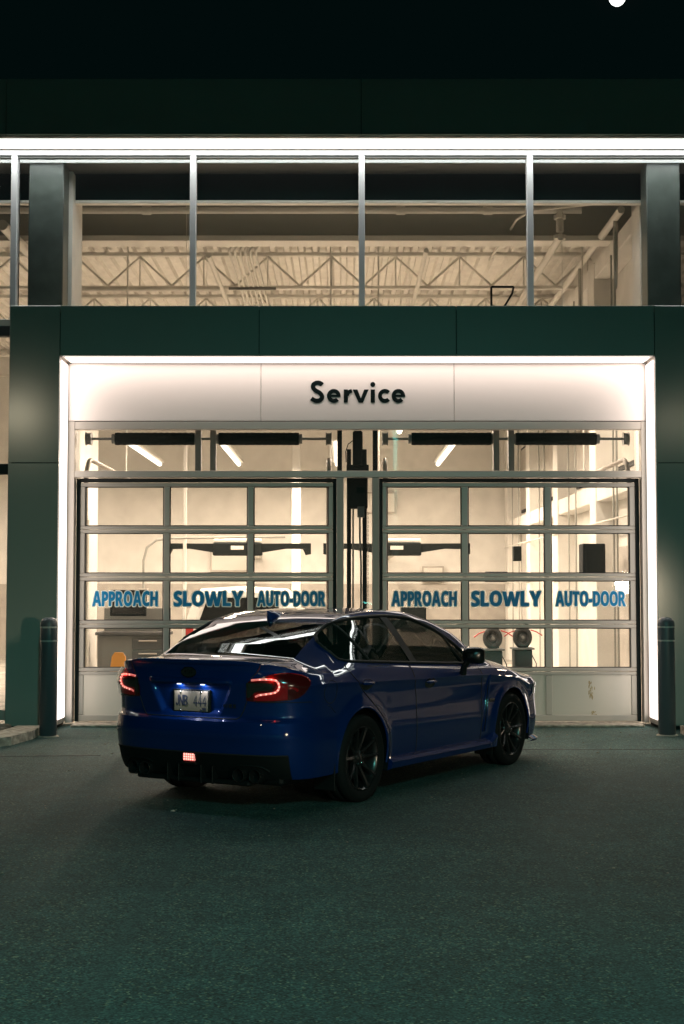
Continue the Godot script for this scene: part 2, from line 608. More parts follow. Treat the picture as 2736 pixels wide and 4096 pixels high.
func build_ground() -> void:
	var pl := PlaneMesh.new()
	pl.size = Vector2(160, 160)
	struct("ground", pl, M.asphalt, Vector3(0, 0, 0))
	# concrete sill in front of the doors
	var sill := put("threshold", box(Vector3(6.6, 0.03, 0.42), 0.01), M.concrete, self, Vector3(0.18, 0.015, -16.66))
	sill.set_meta("kind", "structure")
	# kerb at the planted bed beside the left jamb
	var st := new_st()
	var poly := PackedVector2Array([Vector2(-3.28, 15.72), Vector2(-3.27, 15.15), Vector2(-3.36, 14.55), Vector2(-3.75, 13.9), Vector2(-4.5, 13.5), Vector2(-7.0, 13.4), Vector2(-7.0, 13.7), Vector2(-4.6, 13.8), Vector2(-3.98, 14.1), Vector2(-3.66, 14.7), Vector2(-3.56, 15.72)])
	add_prism(st, poly, 0.0, 0.09, Transform3D(Basis(Vector3.RIGHT, Vector3.FORWARD, Vector3.UP), Vector3.ZERO))
	struct("kerb", done(st), M.concrete)
	st = new_st()
	poly = PackedVector2Array([Vector2(3.72, 15.75), Vector2(3.72, 15.2), Vector2(4.4, 14.7), Vector2(7.0, 14.6), Vector2(7.0, 15.75)])
	add_prism(st, poly, 0.0, 0.09, Transform3D(Basis(Vector3.RIGHT, Vector3.FORWARD, Vector3.UP), Vector3.ZERO))
	struct("kerb", done(st), M.concrete)
	# joint in the asphalt, filled with tar
	for q in [[1.6, 7.5, -14.15, 51], [-6.5, -2.3, -13.55, 52]]:
		var r := RandomNumberGenerator.new()
		r.seed = q[3]
		var up := PackedVector2Array()
		var down := PackedVector2Array()
		var z: float = q[2]
		for i in 40:
			var x: float = lerpf(q[0], q[1], i / 39.0)
			z += r.randf_range(-0.022, 0.022)
			var w := r.randf_range(0.006, 0.02)
			up.append(Vector2(x, -z + w))
			down.append(Vector2(x, -z - w))
		down.reverse()
		up.append_array(down)
		var sj := new_st()
		add_prism(sj, up, 0.001, 0.004, Transform3D(Basis(Vector3.RIGHT, Vector3.FORWARD, Vector3.UP), Vector3.ZERO))
		struct("pavement_joint", done(sj), M.tar)
	# loose grit swept against the sill
	var mm := MultiMesh.new()
	mm.transform_format = MultiMesh.TRANSFORM_3D
	mm.mesh = lathe([Vector2(0, -0.6), Vector2(0.8, -0.3), Vector2(1.0, 0.1), Vector2(0.5, 0.6), Vector2(0, 0.7)], 6, Basis.IDENTITY, false)
	mm.instance_count = 420
	for i in 420:
		var far := rng.randf()
		var p := Vector3(rng.randf_range(-5.0, 6.5), 0.003, -16.3 + 9.0 * far * far * far)
		var s := rng.randf_range(0.004, 0.011) * (1.0 if rng.randf() < 0.9 else 1.8)
		mm.set_instance_transform(i, Transform3D(Basis(Vector3.UP, rng.randf_range(0, 6.0)).scaled(Vector3(s, s * 0.7, s * rng.randf_range(0.6, 1.2))), p))
	var gr := MultiMeshInstance3D.new()
	gr.name = "gravel"
	gr.multimesh = mm
	gr.material_override = M.grit
	add_child(gr)
	gr.set_meta("kind", "stuff")
	gr.set_meta("label", "loose grit scattered on the asphalt before the doors")
	gr.set_meta("category", "gravel")
	# river stones in the bed
	for i in 26:
		var r := rng.randf_range(0.03, 0.075)
		var s := new_st()
		var prof := []
		for k in 6:
			var a := PI * k / 5.0
			prof.append(Vector2(sin(a) * r * rng.randf_range(0.85, 1.1), -cos(a) * r * 0.65))
		prof[0].x = 0.0
		prof[5].x = 0.0
		add_lathe(s, prof, 9)
		var at := Vector3(rng.randf_range(-4.1, -3.62), r * 0.5, -rng.randf_range(15.0, 16.0))
		var o := put("river_stone", done(s), M.stone, self, at)
		o.rotation = Vector3(rng.randf_range(-0.3, 0.3), rng.randf_range(0, 6.0), rng.randf_range(-0.3, 0.3))
		o.scale = Vector3(rng.randf_range(0.8, 1.5), 1.0, 1.0)
		tag(o, "brown river stone in the bed between kerb and left jamb", "stone", "river stones in the bed by the left jamb")


func build_shell() -> Node3D:
	var b := thing("service_building", "two-storey service building with lit glazed garage doors, white sign and dark cladding", "building", Vector3.ZERO)
	# ---- parapet with the light strip under it ----
	var par := node("parapet", b)
	var xs := [-12.12, -8.006, -3.892, 0.222, 4.336, 8.45, 12.56]
	for i in xs.size() - 1:
		panel("panel", xs[i], xs[i + 1], 6.835, 7.5, ZF, M.cladding, par)
	slab("backing", Vector3(-12, 6.86, ZD - 0.1), Vector3(12.4, 7.47, ZF - 0.034), M.cladding_back, par)
	slab("soffit", Vector3(-12, 6.84, ZD + 0.002), Vector3(12.4, 6.856, ZF - 0.032), M.aluminium_dull, par)
	slab("soffit_edge", Vector3(-12, 6.825, ZF - 0.115), Vector3(12.4, 6.839, ZF - 0.032), M.aluminium_dull, par)
	var sl := node("soffit_light", b)
	for i in 5:
		var x0 := -10.1 + i * 4.1
		slab("diffuser", Vector3(x0 + 0.003, 6.822, ZF - 0.47), Vector3(x0 + 4.097, 6.836, ZF - 0.12), M.soffit_led, sl, 0.002)
	area(sl, Vector3(0.18, 6.815, ZF - 0.295), Vector3.DOWN, Vector2(20.4, 0.34), lin(0.94, 1.0, 0.95), 2.9)

	# ---- clerestory glazing, running past the portal on both sides ----
	var cl := node("clerestory_window", b)
	slab("head_rail", Vector3(-12, 6.752, ZD - 0.12), Vector3(12.4, 6.82, ZD), M.mullion, cl)
	slab("head_bead", Vector3(-12, 6.728, ZD - 0.1), Vector3(12.4, 6.749, ZD - 0.03), M.steel_grey, cl)
	slab("sill_rail", Vector3(-12, 4.70, ZD - 0.12), Vector3(12.4, 4.78, ZD), M.aluminium, cl)
	var mx := [-9.9, -7.9, -5.9, -3.905, -1.775, 0.235, 2.24, 4.25, 6.25, 8.25, 10.25]
	for x in mx:
		slab("mullion", Vector3(x - 0.036, 4.782, ZD - 0.12), Vector3(x + 0.036, 6.75, ZD), M.mullion, cl)
		slab("mullion_fin", Vector3(x - 0.02, 4.782, ZD - 0.24), Vector3(x + 0.02, 6.75, ZD - 0.122), M.gasket, cl)
	for i in mx.size() - 1:
		slab("pane", Vector3(mx[i] + 0.037, 4.782, ZD - 0.07), Vector3(mx[i + 1] - 0.037, 6.75, ZD - 0.064), M.glass_clear, cl, 0.0)

	# ---- glazing of the neighbouring bays ----
	for side in [-1.0, 1.0]:
		var gl := node("side_window", b)
		var e: float = -3.83 if side < 0 else 4.19
		var f: float = -11.9 if side < 0 else 12.3
		for y in [0.12, 3.0, 4.64]:
			slab("rail", Vector3(minf(e, f), y - 0.06, ZD - 0.12), Vector3(maxf(e, f), y + 0.06, ZD), M.gasket if y > 1.0 else M.aluminium, gl)
		for k in 5:
			var x: float = e + side * 2.0 * k
			slab("post", Vector3(x - 0.03, 0.0, ZD - 0.14), Vector3(x + 0.03, 4.7, ZD - 0.001), M.aluminium, gl)
			if k < 4:
				var x2: float = x + side * 2.0
				slab("pane", Vector3(minf(x, x2) + 0.031, 0.182, ZD - 0.07), Vector3(maxf(x, x2) - 0.031, 2.938, ZD - 0.064), M.glass, gl, 0.0)
				slab("pane", Vector3(minf(x, x2) + 0.031, 3.062, ZD - 0.07), Vector3(maxf(x, x2) - 0.031, 4.578, ZD - 0.064), M.glass, gl, 0.0)

	# ---- portal ----
	var po := node("portal", b)
	var lx := [-3.237, -0.952, 1.313, 3.588]
	for i in 3:
		panel("lintel_panel", lx[i], lx[i + 1], 4.257, 4.844, ZF, M.cladding, po)
	for j in [[-3.82, -3.237], [3.588, 4.18]]:
		panel("jamb_panel", j[0], j[1], 3.027, 4.844, ZF, M.cladding_jamb, po)
		panel("jamb_panel", j[0], j[1], 0.035, 3.027, ZF, M.cladding_jamb, po)
		# side of the jamb that faces away from the door
		var ox: float = j[0] if j[0] < 0 else j[1]
		var ix: float = ox + (0.03 if j[0] < 0 else -0.03)
		slab("side_panel", Vector3(minf(ox, ix), 0.035, ZD - 0.1), Vector3(maxf(ox, ix), 4.84, ZF - 0.033), M.cladding, po, 0.003)
		slab("jamb_core", Vector3(j[0] + 0.032, 0.0, ZD - 0.1), Vector3(j[1] - 0.032, 4.8, ZF - 0.035), M.cladding_back, po)
	slab("top_flashing", Vector3(-3.815, 4.80, ZD - 0.02), Vector3(4.175, 4.84, ZF - 0.033), M.cladding, po, 0.003)
	slab("lintel_core", Vector3(-3.2, 4.29, ZD - 0.1), Vector3(3.55, 4.798, ZF - 0.035), M.cladding_back, po)
	# reveal with light boxes on three sides
	var pl := node("portal_light", b)
	slab("reveal", Vector3(-3.268, 0.04, ZD + 0.001), Vector3(-3.240, 4.286, ZF - 0.032), M.aluminium, pl)
	slab("reveal", Vector3(3.592, 0.04, ZD + 0.001), Vector3(3.62, 4.286, ZF - 0.032), M.aluminium, pl)
	slab("reveal", Vector3(-3.238, 4.26, ZD + 0.001), Vector3(3.59, 4.288, ZF - 0.032), M.aluminium, pl)
	slab("diffuser", Vector3(-3.2395, 0.10, ZF - 0.46), Vector3(-3.229, 4.22, ZF - 0.07), M.portal_led, pl, 0.002)
	slab("diffuser", Vector3(3.581, 0.10, ZF - 0.46), Vector3(3.5915, 4.22, ZF - 0.07), M.portal_led, pl, 0.002)
	slab("diffuser", Vector3(-3.19, 4.249, ZF - 0.46), Vector3(3.545, 4.2595, ZF - 0.07), M.portal_led, pl, 0.002)
	var pc := lin(1.0, 0.88, 0.80)
	area(pl, Vector3(-3.224, 2.16, ZF - 0.265), Vector3.RIGHT, Vector2(0.38, 4.1), pc, 0.56)
	area(pl, Vector3(3.576, 2.16, ZF - 0.265), Vector3.LEFT, Vector2(0.38, 4.1), pc, 0.56)
	area(pl, Vector3(0.18, 4.244, ZF - 0.265), Vector3.DOWN, Vector2(6.7, 0.38), pc, 0.56)

	# ---- sign over the doors ----
	var sg := node("sign", b)
	var sx := [-3.236, -0.958, 1.324, 3.589]
	for i in 3:
		panel("sign_panel", sx[i], sx[i + 1], 3.567, 4.252, ZD, M.sign_white, sg, 0.03, 0.003)
	slab("sign_back", Vector3(-3.23, 3.57, ZD - 0.1), Vector3(3.58, 4.29, ZD - 0.033), M.cladding_back, sg)
	put("lettering", service_word(), M.sign_ink, sg)

	# ---- transom and door frames ----
	var tr := node("transom_window", b)
	slab("head_rail", Vector3(-3.15, 3.469, ZD - 0.12), Vector3(3.525, 3.559, ZD), M.aluminium, tr)
	slab("sill_rail", Vector3(-3.15, 2.902, ZD - 0.12), Vector3(3.525, 2.979, ZD), M.aluminium, tr)
	slab("pane", Vector3(-3.15, 2.98, ZD - 0.07), Vector3(-0.03, 3.468, ZD - 0.064), M.glass_dusty, tr, 0.0)
	slab("pane", Vector3(-0.028, 2.98, ZD - 0.07), Vector3(0.39, 3.468, ZD - 0.064), M.glass_dusty, tr, 0.0)
	slab("pane", Vector3(0.392, 2.98, ZD - 0.07), Vector3(3.525, 3.468, ZD - 0.064), M.glass_dusty, tr, 0.0)
	var fr := node("door_frame", b)
	slab("jamb", Vector3(-3.237, 0.03, ZD - 0.14), Vector3(-3.152, 3.564, ZD - 0.001), M.aluminium, fr)
	slab("jamb", Vector3(3.527, 0.03, ZD - 0.14), Vector3(3.589, 3.564, ZD - 0.001), M.aluminium, fr)
	slab("post", Vector3(-0.065, 0.03, ZD - 0.14), Vector3(0.02, 2.90, ZD - 0.001), M.aluminium_dull, fr)
	slab("post", Vector3(0.355, 0.03, ZD - 0.14), Vector3(0.437, 2.90, ZD - 0.001), M.aluminium_dull, fr)
	slab("pane", Vector3(0.021, 0.03, ZD - 0.08), Vector3(0.354, 2.90, ZD - 0.074), M.glass, fr, 0.0)
	for s in [[-3.151, -3.10], [-0.117, -0.066], [0.438, 0.484], [3.477, 3.526]]:
		slab("gasket", Vector3(s[0], 0.03, ZD - 0.2), Vector3(s[1], 2.90, ZD - 0.145), M.gasket, fr)
	slab("gasket", Vector3(-3.1, 2.855, ZD - 0.2), Vector3(-0.117, 2.90, ZD - 0.145), M.gasket, fr)
	slab("gasket", Vector3(0.484, 2.855, ZD - 0.2), Vector3(3.477, 2.90, ZD - 0.145), M.gasket, fr)

	overhead_door(b, -3.098, [-3.043, -2.11, -2.039, -1.117, -1.045, -0.158], -0.106, ["APPROACH", "SLOWLY", "AUTO-DOOR"], [[-2.95, -2.178], [-1.989, -1.166], [-1.002, -0.196]])
	overhead_door(b, 0.478, [0.53, 1.414, 1.491, 2.397, 2.474, 3.405], 3.47, ["APPROACH", "SLOWLY", "AUTO-DOOR"], [[0.585, 1.355], [1.528, 2.357], [2.525, 3.353]])
	return b


# one sectional door: five rows, three bays; the lowest row is solid
func overhead_door(b: Node3D, x0: float, px: Array, x1: float, texts: Array, tx: Array) -> void:
	var d := node("overhead_door", b)
	var z := ZD - 0.12
	var zb := z - 0.05
	var cuts := [0.034, 0.617, 1.173, 1.7295, 2.29, 2.848]     # joints between the sections
	var rows := [[0.11, 0.576], [0.662, 1.13], [1.216, 1.686], [1.773, 2.249], [2.331, 2.799]]
	for r in 5:
		var lo: float = cuts[r] + 0.002
		var hi: float = cuts[r + 1] - 0.002
		slab("rail", Vector3(x0, lo, zb), Vector3(x1, rows[r][0], z), M.aluminium, d, 0.006)
		slab("rail", Vector3(x0, rows[r][1], zb), Vector3(x1, hi, z), M.aluminium, d, 0.006)
		for s in [[x0, px[0]], [px[1], px[2]], [px[3], px[4]], [px[5], x1]]:
			slab("stile", Vector3(s[0], rows[r][0] + 0.0005, zb + 0.002), Vector3(s[1], rows[r][1] - 0.0005, z - 0.002), M.aluminium, d, 0.006)
		for c in 3:
			var a: float = px[c * 2] + 0.0005
			var e: float = px[c * 2 + 1] - 0.0005
			if r == 0:
				slab("lower_panel", Vector3(a, rows[r][0], z - 0.03), Vector3(e, rows[r][1], z - 0.012), M.door_panel, d, 0.0)
			else:
				slab("pane", Vector3(a, rows[r][0] + 0.001, z - 0.03), Vector3(e, rows[r][1] - 0.001, z - 0.024), M.glass, d, 0.0)
				# thin bead round the pane
				var st := new_st()
				var t := 0.011
				add_box(st, Vector3((a + e) / 2, rows[r][0] + t / 2, z - 0.016), Vector3(e - a, t, 0.014), 0.002)
				add_box(st, Vector3((a + e) / 2, rows[r][1] - t / 2, z - 0.016), Vector3(e - a, t, 0.014), 0.002)
				add_box(st, Vector3(a + t / 2, (rows[r][0] + rows[r][1]) / 2, z - 0.016), Vector3(t, rows[r][1] - rows[r][0] - 2 * t - 0.001, 0.014), 0.002)
				add_box(st, Vector3(e - t / 2, (rows[r][0] + rows[r][1]) / 2, z - 0.016), Vector3(t, rows[r][1] - rows[r][0] - 2 * t - 0.001, 0.014), 0.002)
				put("bead_frame", done(st), M.gasket, d)
	for k in 3:
		put("lettering", vinyl(texts[k], tx[k][0], tx[k][1], 1.385, 1.563, z - 0.0205, 0.0008), M.vinyl_blue, d)
		put("lettering_border", vinyl(texts[k], tx[k][0], tx[k][1], 1.385, 1.563, z - 0.0237, 0.0005, 0.0115), M.vinyl_pale, d)
	# hinges inside
	for c in 2:
		for r in 4:
			slab("hinge", Vector3((px[1 + c * 2] + px[2 + c * 2]) / 2 - 0.02, cuts[r + 1] - 0.04, zb - 0.02), Vector3((px[1 + c * 2] + px[2 + c * 2]) / 2 + 0.02, cuts[r + 1] + 0.04, zb - 0.002), M.aluminium_dull, d)
	if x0 > 0:
		# rust run and marks on the lowest panels of the right door
		stain(d, 2.93, 0.40, 0.045, 0.19, z - 0.0115, 41)
		stain(d, 2.96, 0.135, 0.06, 0.05, z - 0.0115, 42)
		stain(d, 2.18, 0.132, 0.07, 0.045, z - 0.0115, 43)


# rust that has run down a panel facing +z: many small ragged flakes
func stain(parent: Node, x: float, y: float, w: float, h: float, z: float, sd: int) -> void:
	var r := RandomNumberGenerator.new()
	r.seed = sd
	var st := new_st()
	for i in 26:
		var px := x + r.randfn(0.0, 0.30) * w
		var py := y + r.randf_range(-0.5, 0.5) * h
		var s := r.randf_range(0.12, 0.42) * w
		var poly := PackedVector2Array()
		for k in 9:
			var a := TAU * k / 9.0
			poly.append(Vector2(px + cos(a) * s * r.randf_range(0.4, 1.0) * 0.6, py + sin(a) * s * r.randf_range(0.5, 1.3) * (h / w) * 0.4))
		add_prism(st, poly, z + i * 0.00005, z + 0.0004 + i * 0.00005)
	put("rust_stain", done(st), M.rust, parent)


func service_word() -> ArrayMesh:
	# drawn in units of a photograph pixel, then scaled
	var st := new_st()
	var k := 1.128 / 995.0
	var t := Transform3D(Basis.from_scale(Vector3(k, -k, 1)), Vector3(-0.381 - 233 * k, 3.785 + 552 * k, 0))
	t = Transform3D(Basis(Vector3(k, 0, 0), Vector3(0, k, 0), Vector3(0, 0, 1)), Vector3(-0.381 - 233 * k, 3.785, 0))
	var f := func(pts: Array) -> Array:
		var o := []
		for p in pts:
			o.append(Vector2(p.x, 552.0 - p.y))
		return o
	var z0 := ZD + 0.0015
	var z1 := ZD + 0.008
	add_stroke(st, f.call(smooth_line([Vector2(364, 366), Vector2(344, 350), Vector2(312, 344), Vector2(276, 360), Vector2(268, 392), Vector2(292, 424), Vector2(336, 450), Vector2(362, 490), Vector2(344, 524), Vector2(304, 534), Vector2(272, 522), Vector2(250, 508)], 5)), 45, z0 + 0.0007, z1 + 0.0007, 0, t)
	for dx in [0.0, 672.0]:
		add_stroke(st, f.call([Vector2(440 + dx, 481), Vector2(555 + dx, 481)]), 23, z0 + 0.0014, z1 + 0.0014, 0, t)
		var pts := []
		for i in 27:
			var a := deg_to_rad(lerpf(4, 318, i / 26.0))
			pts.append(Vector2(484 + dx + cos(a) * 50, 482 - sin(a) * 52))
		add_stroke(st, f.call(pts), 41, z0 + 0.0021, z1 + 0.0021, 0, t)
	add_stroke(st, f.call([Vector2(609, 415), Vector2(609, 552)]), 43, z0 + 0.0028, z1 + 0.0028, 0, t)
	add_stroke(st, f.call(smooth_line([Vector2(622, 478), Vector2(632, 450), Vector2(650, 436), Vector2(673, 430)], 4)), 38, z0 + 0.0035, z1 + 0.0035, 0, t)
	add_prism(st, PackedVector2Array(f.call([Vector2(680, 415), Vector2(730, 415), Vector2(765, 508), Vector2(800, 415), Vector2(847, 415), Vector2(787, 552), Vector2(742, 552)])), z0, z1, t)
	add_stroke(st, f.call([Vector2(890, 415), Vector2(890, 552)]), 44, z0 + 0.0014, z1 + 0.0014, 0, t)
	add_prism(st, PackedVector2Array(f.call(arc(Vector2(890, 362), 26, 26, 0, 345, 23))), z0, z1, t)
	var pts2 := []
	for i in 25:
		var a := deg_to_rad(lerpf(42, 318, i / 24.0))
		pts2.append(Vector2(1016 + cos(a) * 51, 482 - sin(a) * 52))
	add_stroke(st, f.call(pts2), 41, z0 + 0.0000, z1 + 0.0000, 0, t)
	return done(st)


const HALL_BACK := -33.0


func fixture(at: Vector3, length: float, energy: float) -> void:
	var t := thing("fluorescent_light", "", "ceiling light", at, 0.0, "fluorescent lights hung in rows in the workshop")
	slab("housing", Vector3(-0.09, 0.03, -length / 2), Vector3(0.09, 0.09, length / 2), M.steel_white, t)
	put("tube_light", tube([Vector3(0, 0, -length / 2 + 0.03), Vector3(0, 0, length / 2 - 0.03)], 0.045, 12), M.tube_glow, t)
	for s in [-0.35, 0.35]:
		put("hanger", tube([Vector3(0, 0.09, s * length), Vector3(0, 6.95 - at.y, s * length)], 0.004, 6), M.steel_white, t)
	area(t, Vector3(0, -0.055, 0), Vector3.DOWN, Vector2(0.16, length), lin(1.0, 0.80, 0.60), energy)


func build_hall(b: Node3D) -> void:
	struct("workshop_floor", box(Vector3(26, 0.04, 16.4), 0.0), M.shop_floor, Vector3(0.2, -0.012, -25.05))
	# back wall with a grey dado
	var bw := node("back_wall", b)
	slab("upper_wall", Vector3(-12.5, 1.72, HALL_BACK - 0.3), Vector3(12.8, 7.4, HALL_BACK), M.plaster, bw)
	slab("dado", Vector3(-12.5, 0.0, HALL_BACK - 0.3), Vector3(12.8, 1.718, HALL_BACK + 0.03), M.wainscot, bw)
	slab("end_wall", Vector3(-12.5, 0.0, HALL_BACK), Vector3(-12.2, 7.4, ZD - 0.14), M.plaster, bw)
	slab("end_wall", Vector3(12.5, 0.0, HALL_BACK), Vector3(12.8, 7.4, ZD - 0.14), M.plaster, bw)
	# roof slab above the deck
	slab("roof", Vector3(-12.5, 7.16, HALL_BACK - 0.3), Vector3(12.8, 7.42, ZD - 0.102), M.cladding_back, b)
	# corrugated deck: one long sheet of ribs running front to back
	var st := new_st()
	var x := -12.2
	while x < 12.4:
		var pr := [Vector2(x, 7.06), Vector2(x + 0.075, 7.06), Vector2(x + 0.105, 7.13), Vector2(x + 0.20, 7.13), Vector2(x + 0.23, 7.06)]
		for i in 4:
			quad(st, Vector3(pr[i].x, pr[i].y, HALL_BACK), Vector3(pr[i].x, pr[i].y, -16.9), Vector3(pr[i + 1].x, pr[i + 1].y, -16.9), Vector3(pr[i + 1].x, pr[i + 1].y, HALL_BACK))
		x += 0.23
	put("roof_deck", done(st), M.deck, b)
	# joists across the hall
	for z in [-22.9, -26.2, -29.5, -32.3]:
		var j := node("roof_joist", b)
		slab("top_chord", Vector3(-12.1, 7.0, z - 0.06), Vector3(12.4, 7.055, z + 0.06), M.steel_white, j)
		slab("bottom_chord", Vector3(-12.1, 6.46, z - 0.05), Vector3(12.4, 6.51, z + 0.05), M.steel_white, j)
		var s2 := new_st()
		var xx := -7.4 + fmod(absf(z) * 0.37, 0.5)
		var up := true
		while xx < 7.4:
			var y0 := 6.52 if up else 6.99
			var y1 := 6.99 if up else 6.52
			add_tube(s2, [Vector3(xx, y0, z), Vector3(xx + 0.52, y1, z)], 0.02, 6)
			if up:
				add_tube(s2, [Vector3(xx + 0.52, 6.52, z + 0.01), Vector3(xx + 0.52, 6.99, z + 0.01)], 0.013, 6)
			xx += 0.52
			up = not up
		put("web", done(s2), M.steel_white, j)
	# bulkhead beam near the front with pipe work along it
	var bh := node("bulkhead", b)
	slab("face", Vector3(-12.1, 6.52, -19.85), Vector3(12.4, 6.97, -19.7), M.bulkhead, bh)
	slab("lower_flange", Vector3(-12.1, 6.44, -19.95), Vector3(12.4, 6.515, -19.6), M.steel_white, bh)
	slab("upper_flange", Vector3(-12.1, 6.975, -19.95), Vector3(12.4, 7.03, -19.6), M.steel_white, bh)
	# dropped soffit behind the clerestory head and the dark band behind it
	slab("inner_soffit", Vector3(-12.1, 6.735, -17.415), Vector3(12.4, 6.80, -16.96), M.steel_grey, b)
	slab("inner_fascia", Vector3(-12.1, 6.40, -17.47), Vector3(12.4, 6.80, -17.42), M.dark_band, b)
	slab("fascia_edge", Vector3(-12.1, 6.36, -17.49), Vector3(12.4, 6.398, -17.38), M.steel_white, b)
	# columns beside the portal
	for c in [[-3.765, -3.346], [3.66, 4.062]]:
		slab("column", Vector3(c[0], 4.85, -17.2), Vector3(c[1], 6.73, -16.86), M.pillar, b, 0.01)
	slab("column_casing", Vector3(-3.45, 0.0, -17.9), Vector3(-3.31, 6.72, -17.25), M.plaster, b)
	# right wall with pilasters and ledges
	var rw := node("right_wall", b)
	slab("wall_face", Vector3(4.06, 0.0, HALL_BACK), Vector3(4.16, 7.0, -17.55), M.plaster, rw)
	for z in [-17.9, -21.2, -24.9, -28.6, -32.4]:
		slab("pilaster", Vector3(3.74, 0.0, z - 0.25), Vector3(4.055, 6.44, z + 0.25), M.plaster, rw, 0.01)
	var zs := [-18.15, -20.95, -21.45, -24.65, -25.15, -28.35, -28.85, -32.15]
	for i in 4:
		for y in [[2.88, 3.14], [4.9, 5.12], [6.2, 6.44]]:
			slab("ledge", Vector3(3.76, y[0], zs[i * 2 + 1]), Vector3(4.055, y[1], zs[i * 2]), M.plaster, rw, 0.01)
		slab("window_frame", Vector3(4.02, 3.3, zs[i * 2 + 1] + 0.3), Vector3(4.056, 4.75, zs[i * 2] - 0.3), M.gasket, rw)
		slab("window_pane", Vector3(4.0, 3.36, zs[i * 2 + 1] + 0.36), Vector3(4.018, 4.69, zs[i * 2] - 0.36), M.wainscot, rw)
	slab("door_leaf", Vector3(4.0, 0.0, -20.6), Vector3(4.056, 2.2, -18.5), M.wainscot, rw)
	# left partition of the first bay, open above
	var lw := node("left_partition", b)
	slab("wall_face", Vector3(-3.95, 0.0, -22.4), Vector3(-3.85, 4.5, -17.55), M.plaster, lw)
	slab("cap", Vector3(-4.0, 4.5, -22.45), Vector3(-3.80, 4.62, -17.55), M.plaster, lw)
	slab("door_casing", Vector3(-3.845, 0.0, -21.4), Vector3(-3.78, 2.62, -21.25), M.steel_white, lw)
	slab("door_casing", Vector3(-3.845, 0.0, -19.3), Vector3(-3.78, 2.62, -19.15), M.steel_white, lw)
	slab("door_casing", Vector3(-3.845, 2.622, -21.4), Vector3(-3.78, 2.8, -19.15), M.steel_white, lw)
	slab("door_leaf", Vector3(-3.845, 0.0, -21.24), Vector3(-3.82, 2.61, -19.31), M.wainscot, lw)

	# lights: far rows seen through the transom, near rows behind the sign
	var said := ["fluorescent light seen through the transom above the leftmost APPROACH pane", "fluorescent light seen through the left transom, above the SLOWLY pane", "fluorescent light beside the dark post in the middle of the transom", "fluorescent light seen through the right transom, above its APPROACH pane"]
	var lx := [-3.8, -2.15, -0.1, 2.0]
	for i in 4:
		fixture(Vector3(lx[i], 4.2, -27.4), 4.4, 50.0)
		get_child(-1).set_meta("label", said[i])
	var k := 0
	for q in [Vector3(-2.15, 4.35, -20.9), Vector3(0.95, 4.2, -21.4), Vector3(2.9, 4.6, -20.0), Vector3(-7.5, 4.2, -21.5), Vector3(-7.5, 4.2, -28.5), Vector3(8.0, 4.2, -21.5)]:
		fixture(q, 4.2, (44.0 if q.x < 2.0 else 20.0) if absf(q.x) < 4.0 else 30.0)
		get_child(-1).set_meta("label", ["fluorescent light high over the left bay, close behind the sign", "fluorescent light with only its near end showing under the sign, right of the middle post", "fluorescent light high over the right bay near the wall", "fluorescent light of the bay left of the portal, near the glass", "fluorescent light deep in the bay left of the portal", "fluorescent light of the bay right of the portal"][k])
		k += 1

	door_gear(-3.1, -0.12, "left")
	door_gear(0.48, 3.47, "right")
	hoist()
	pipes(b)
	furnish()


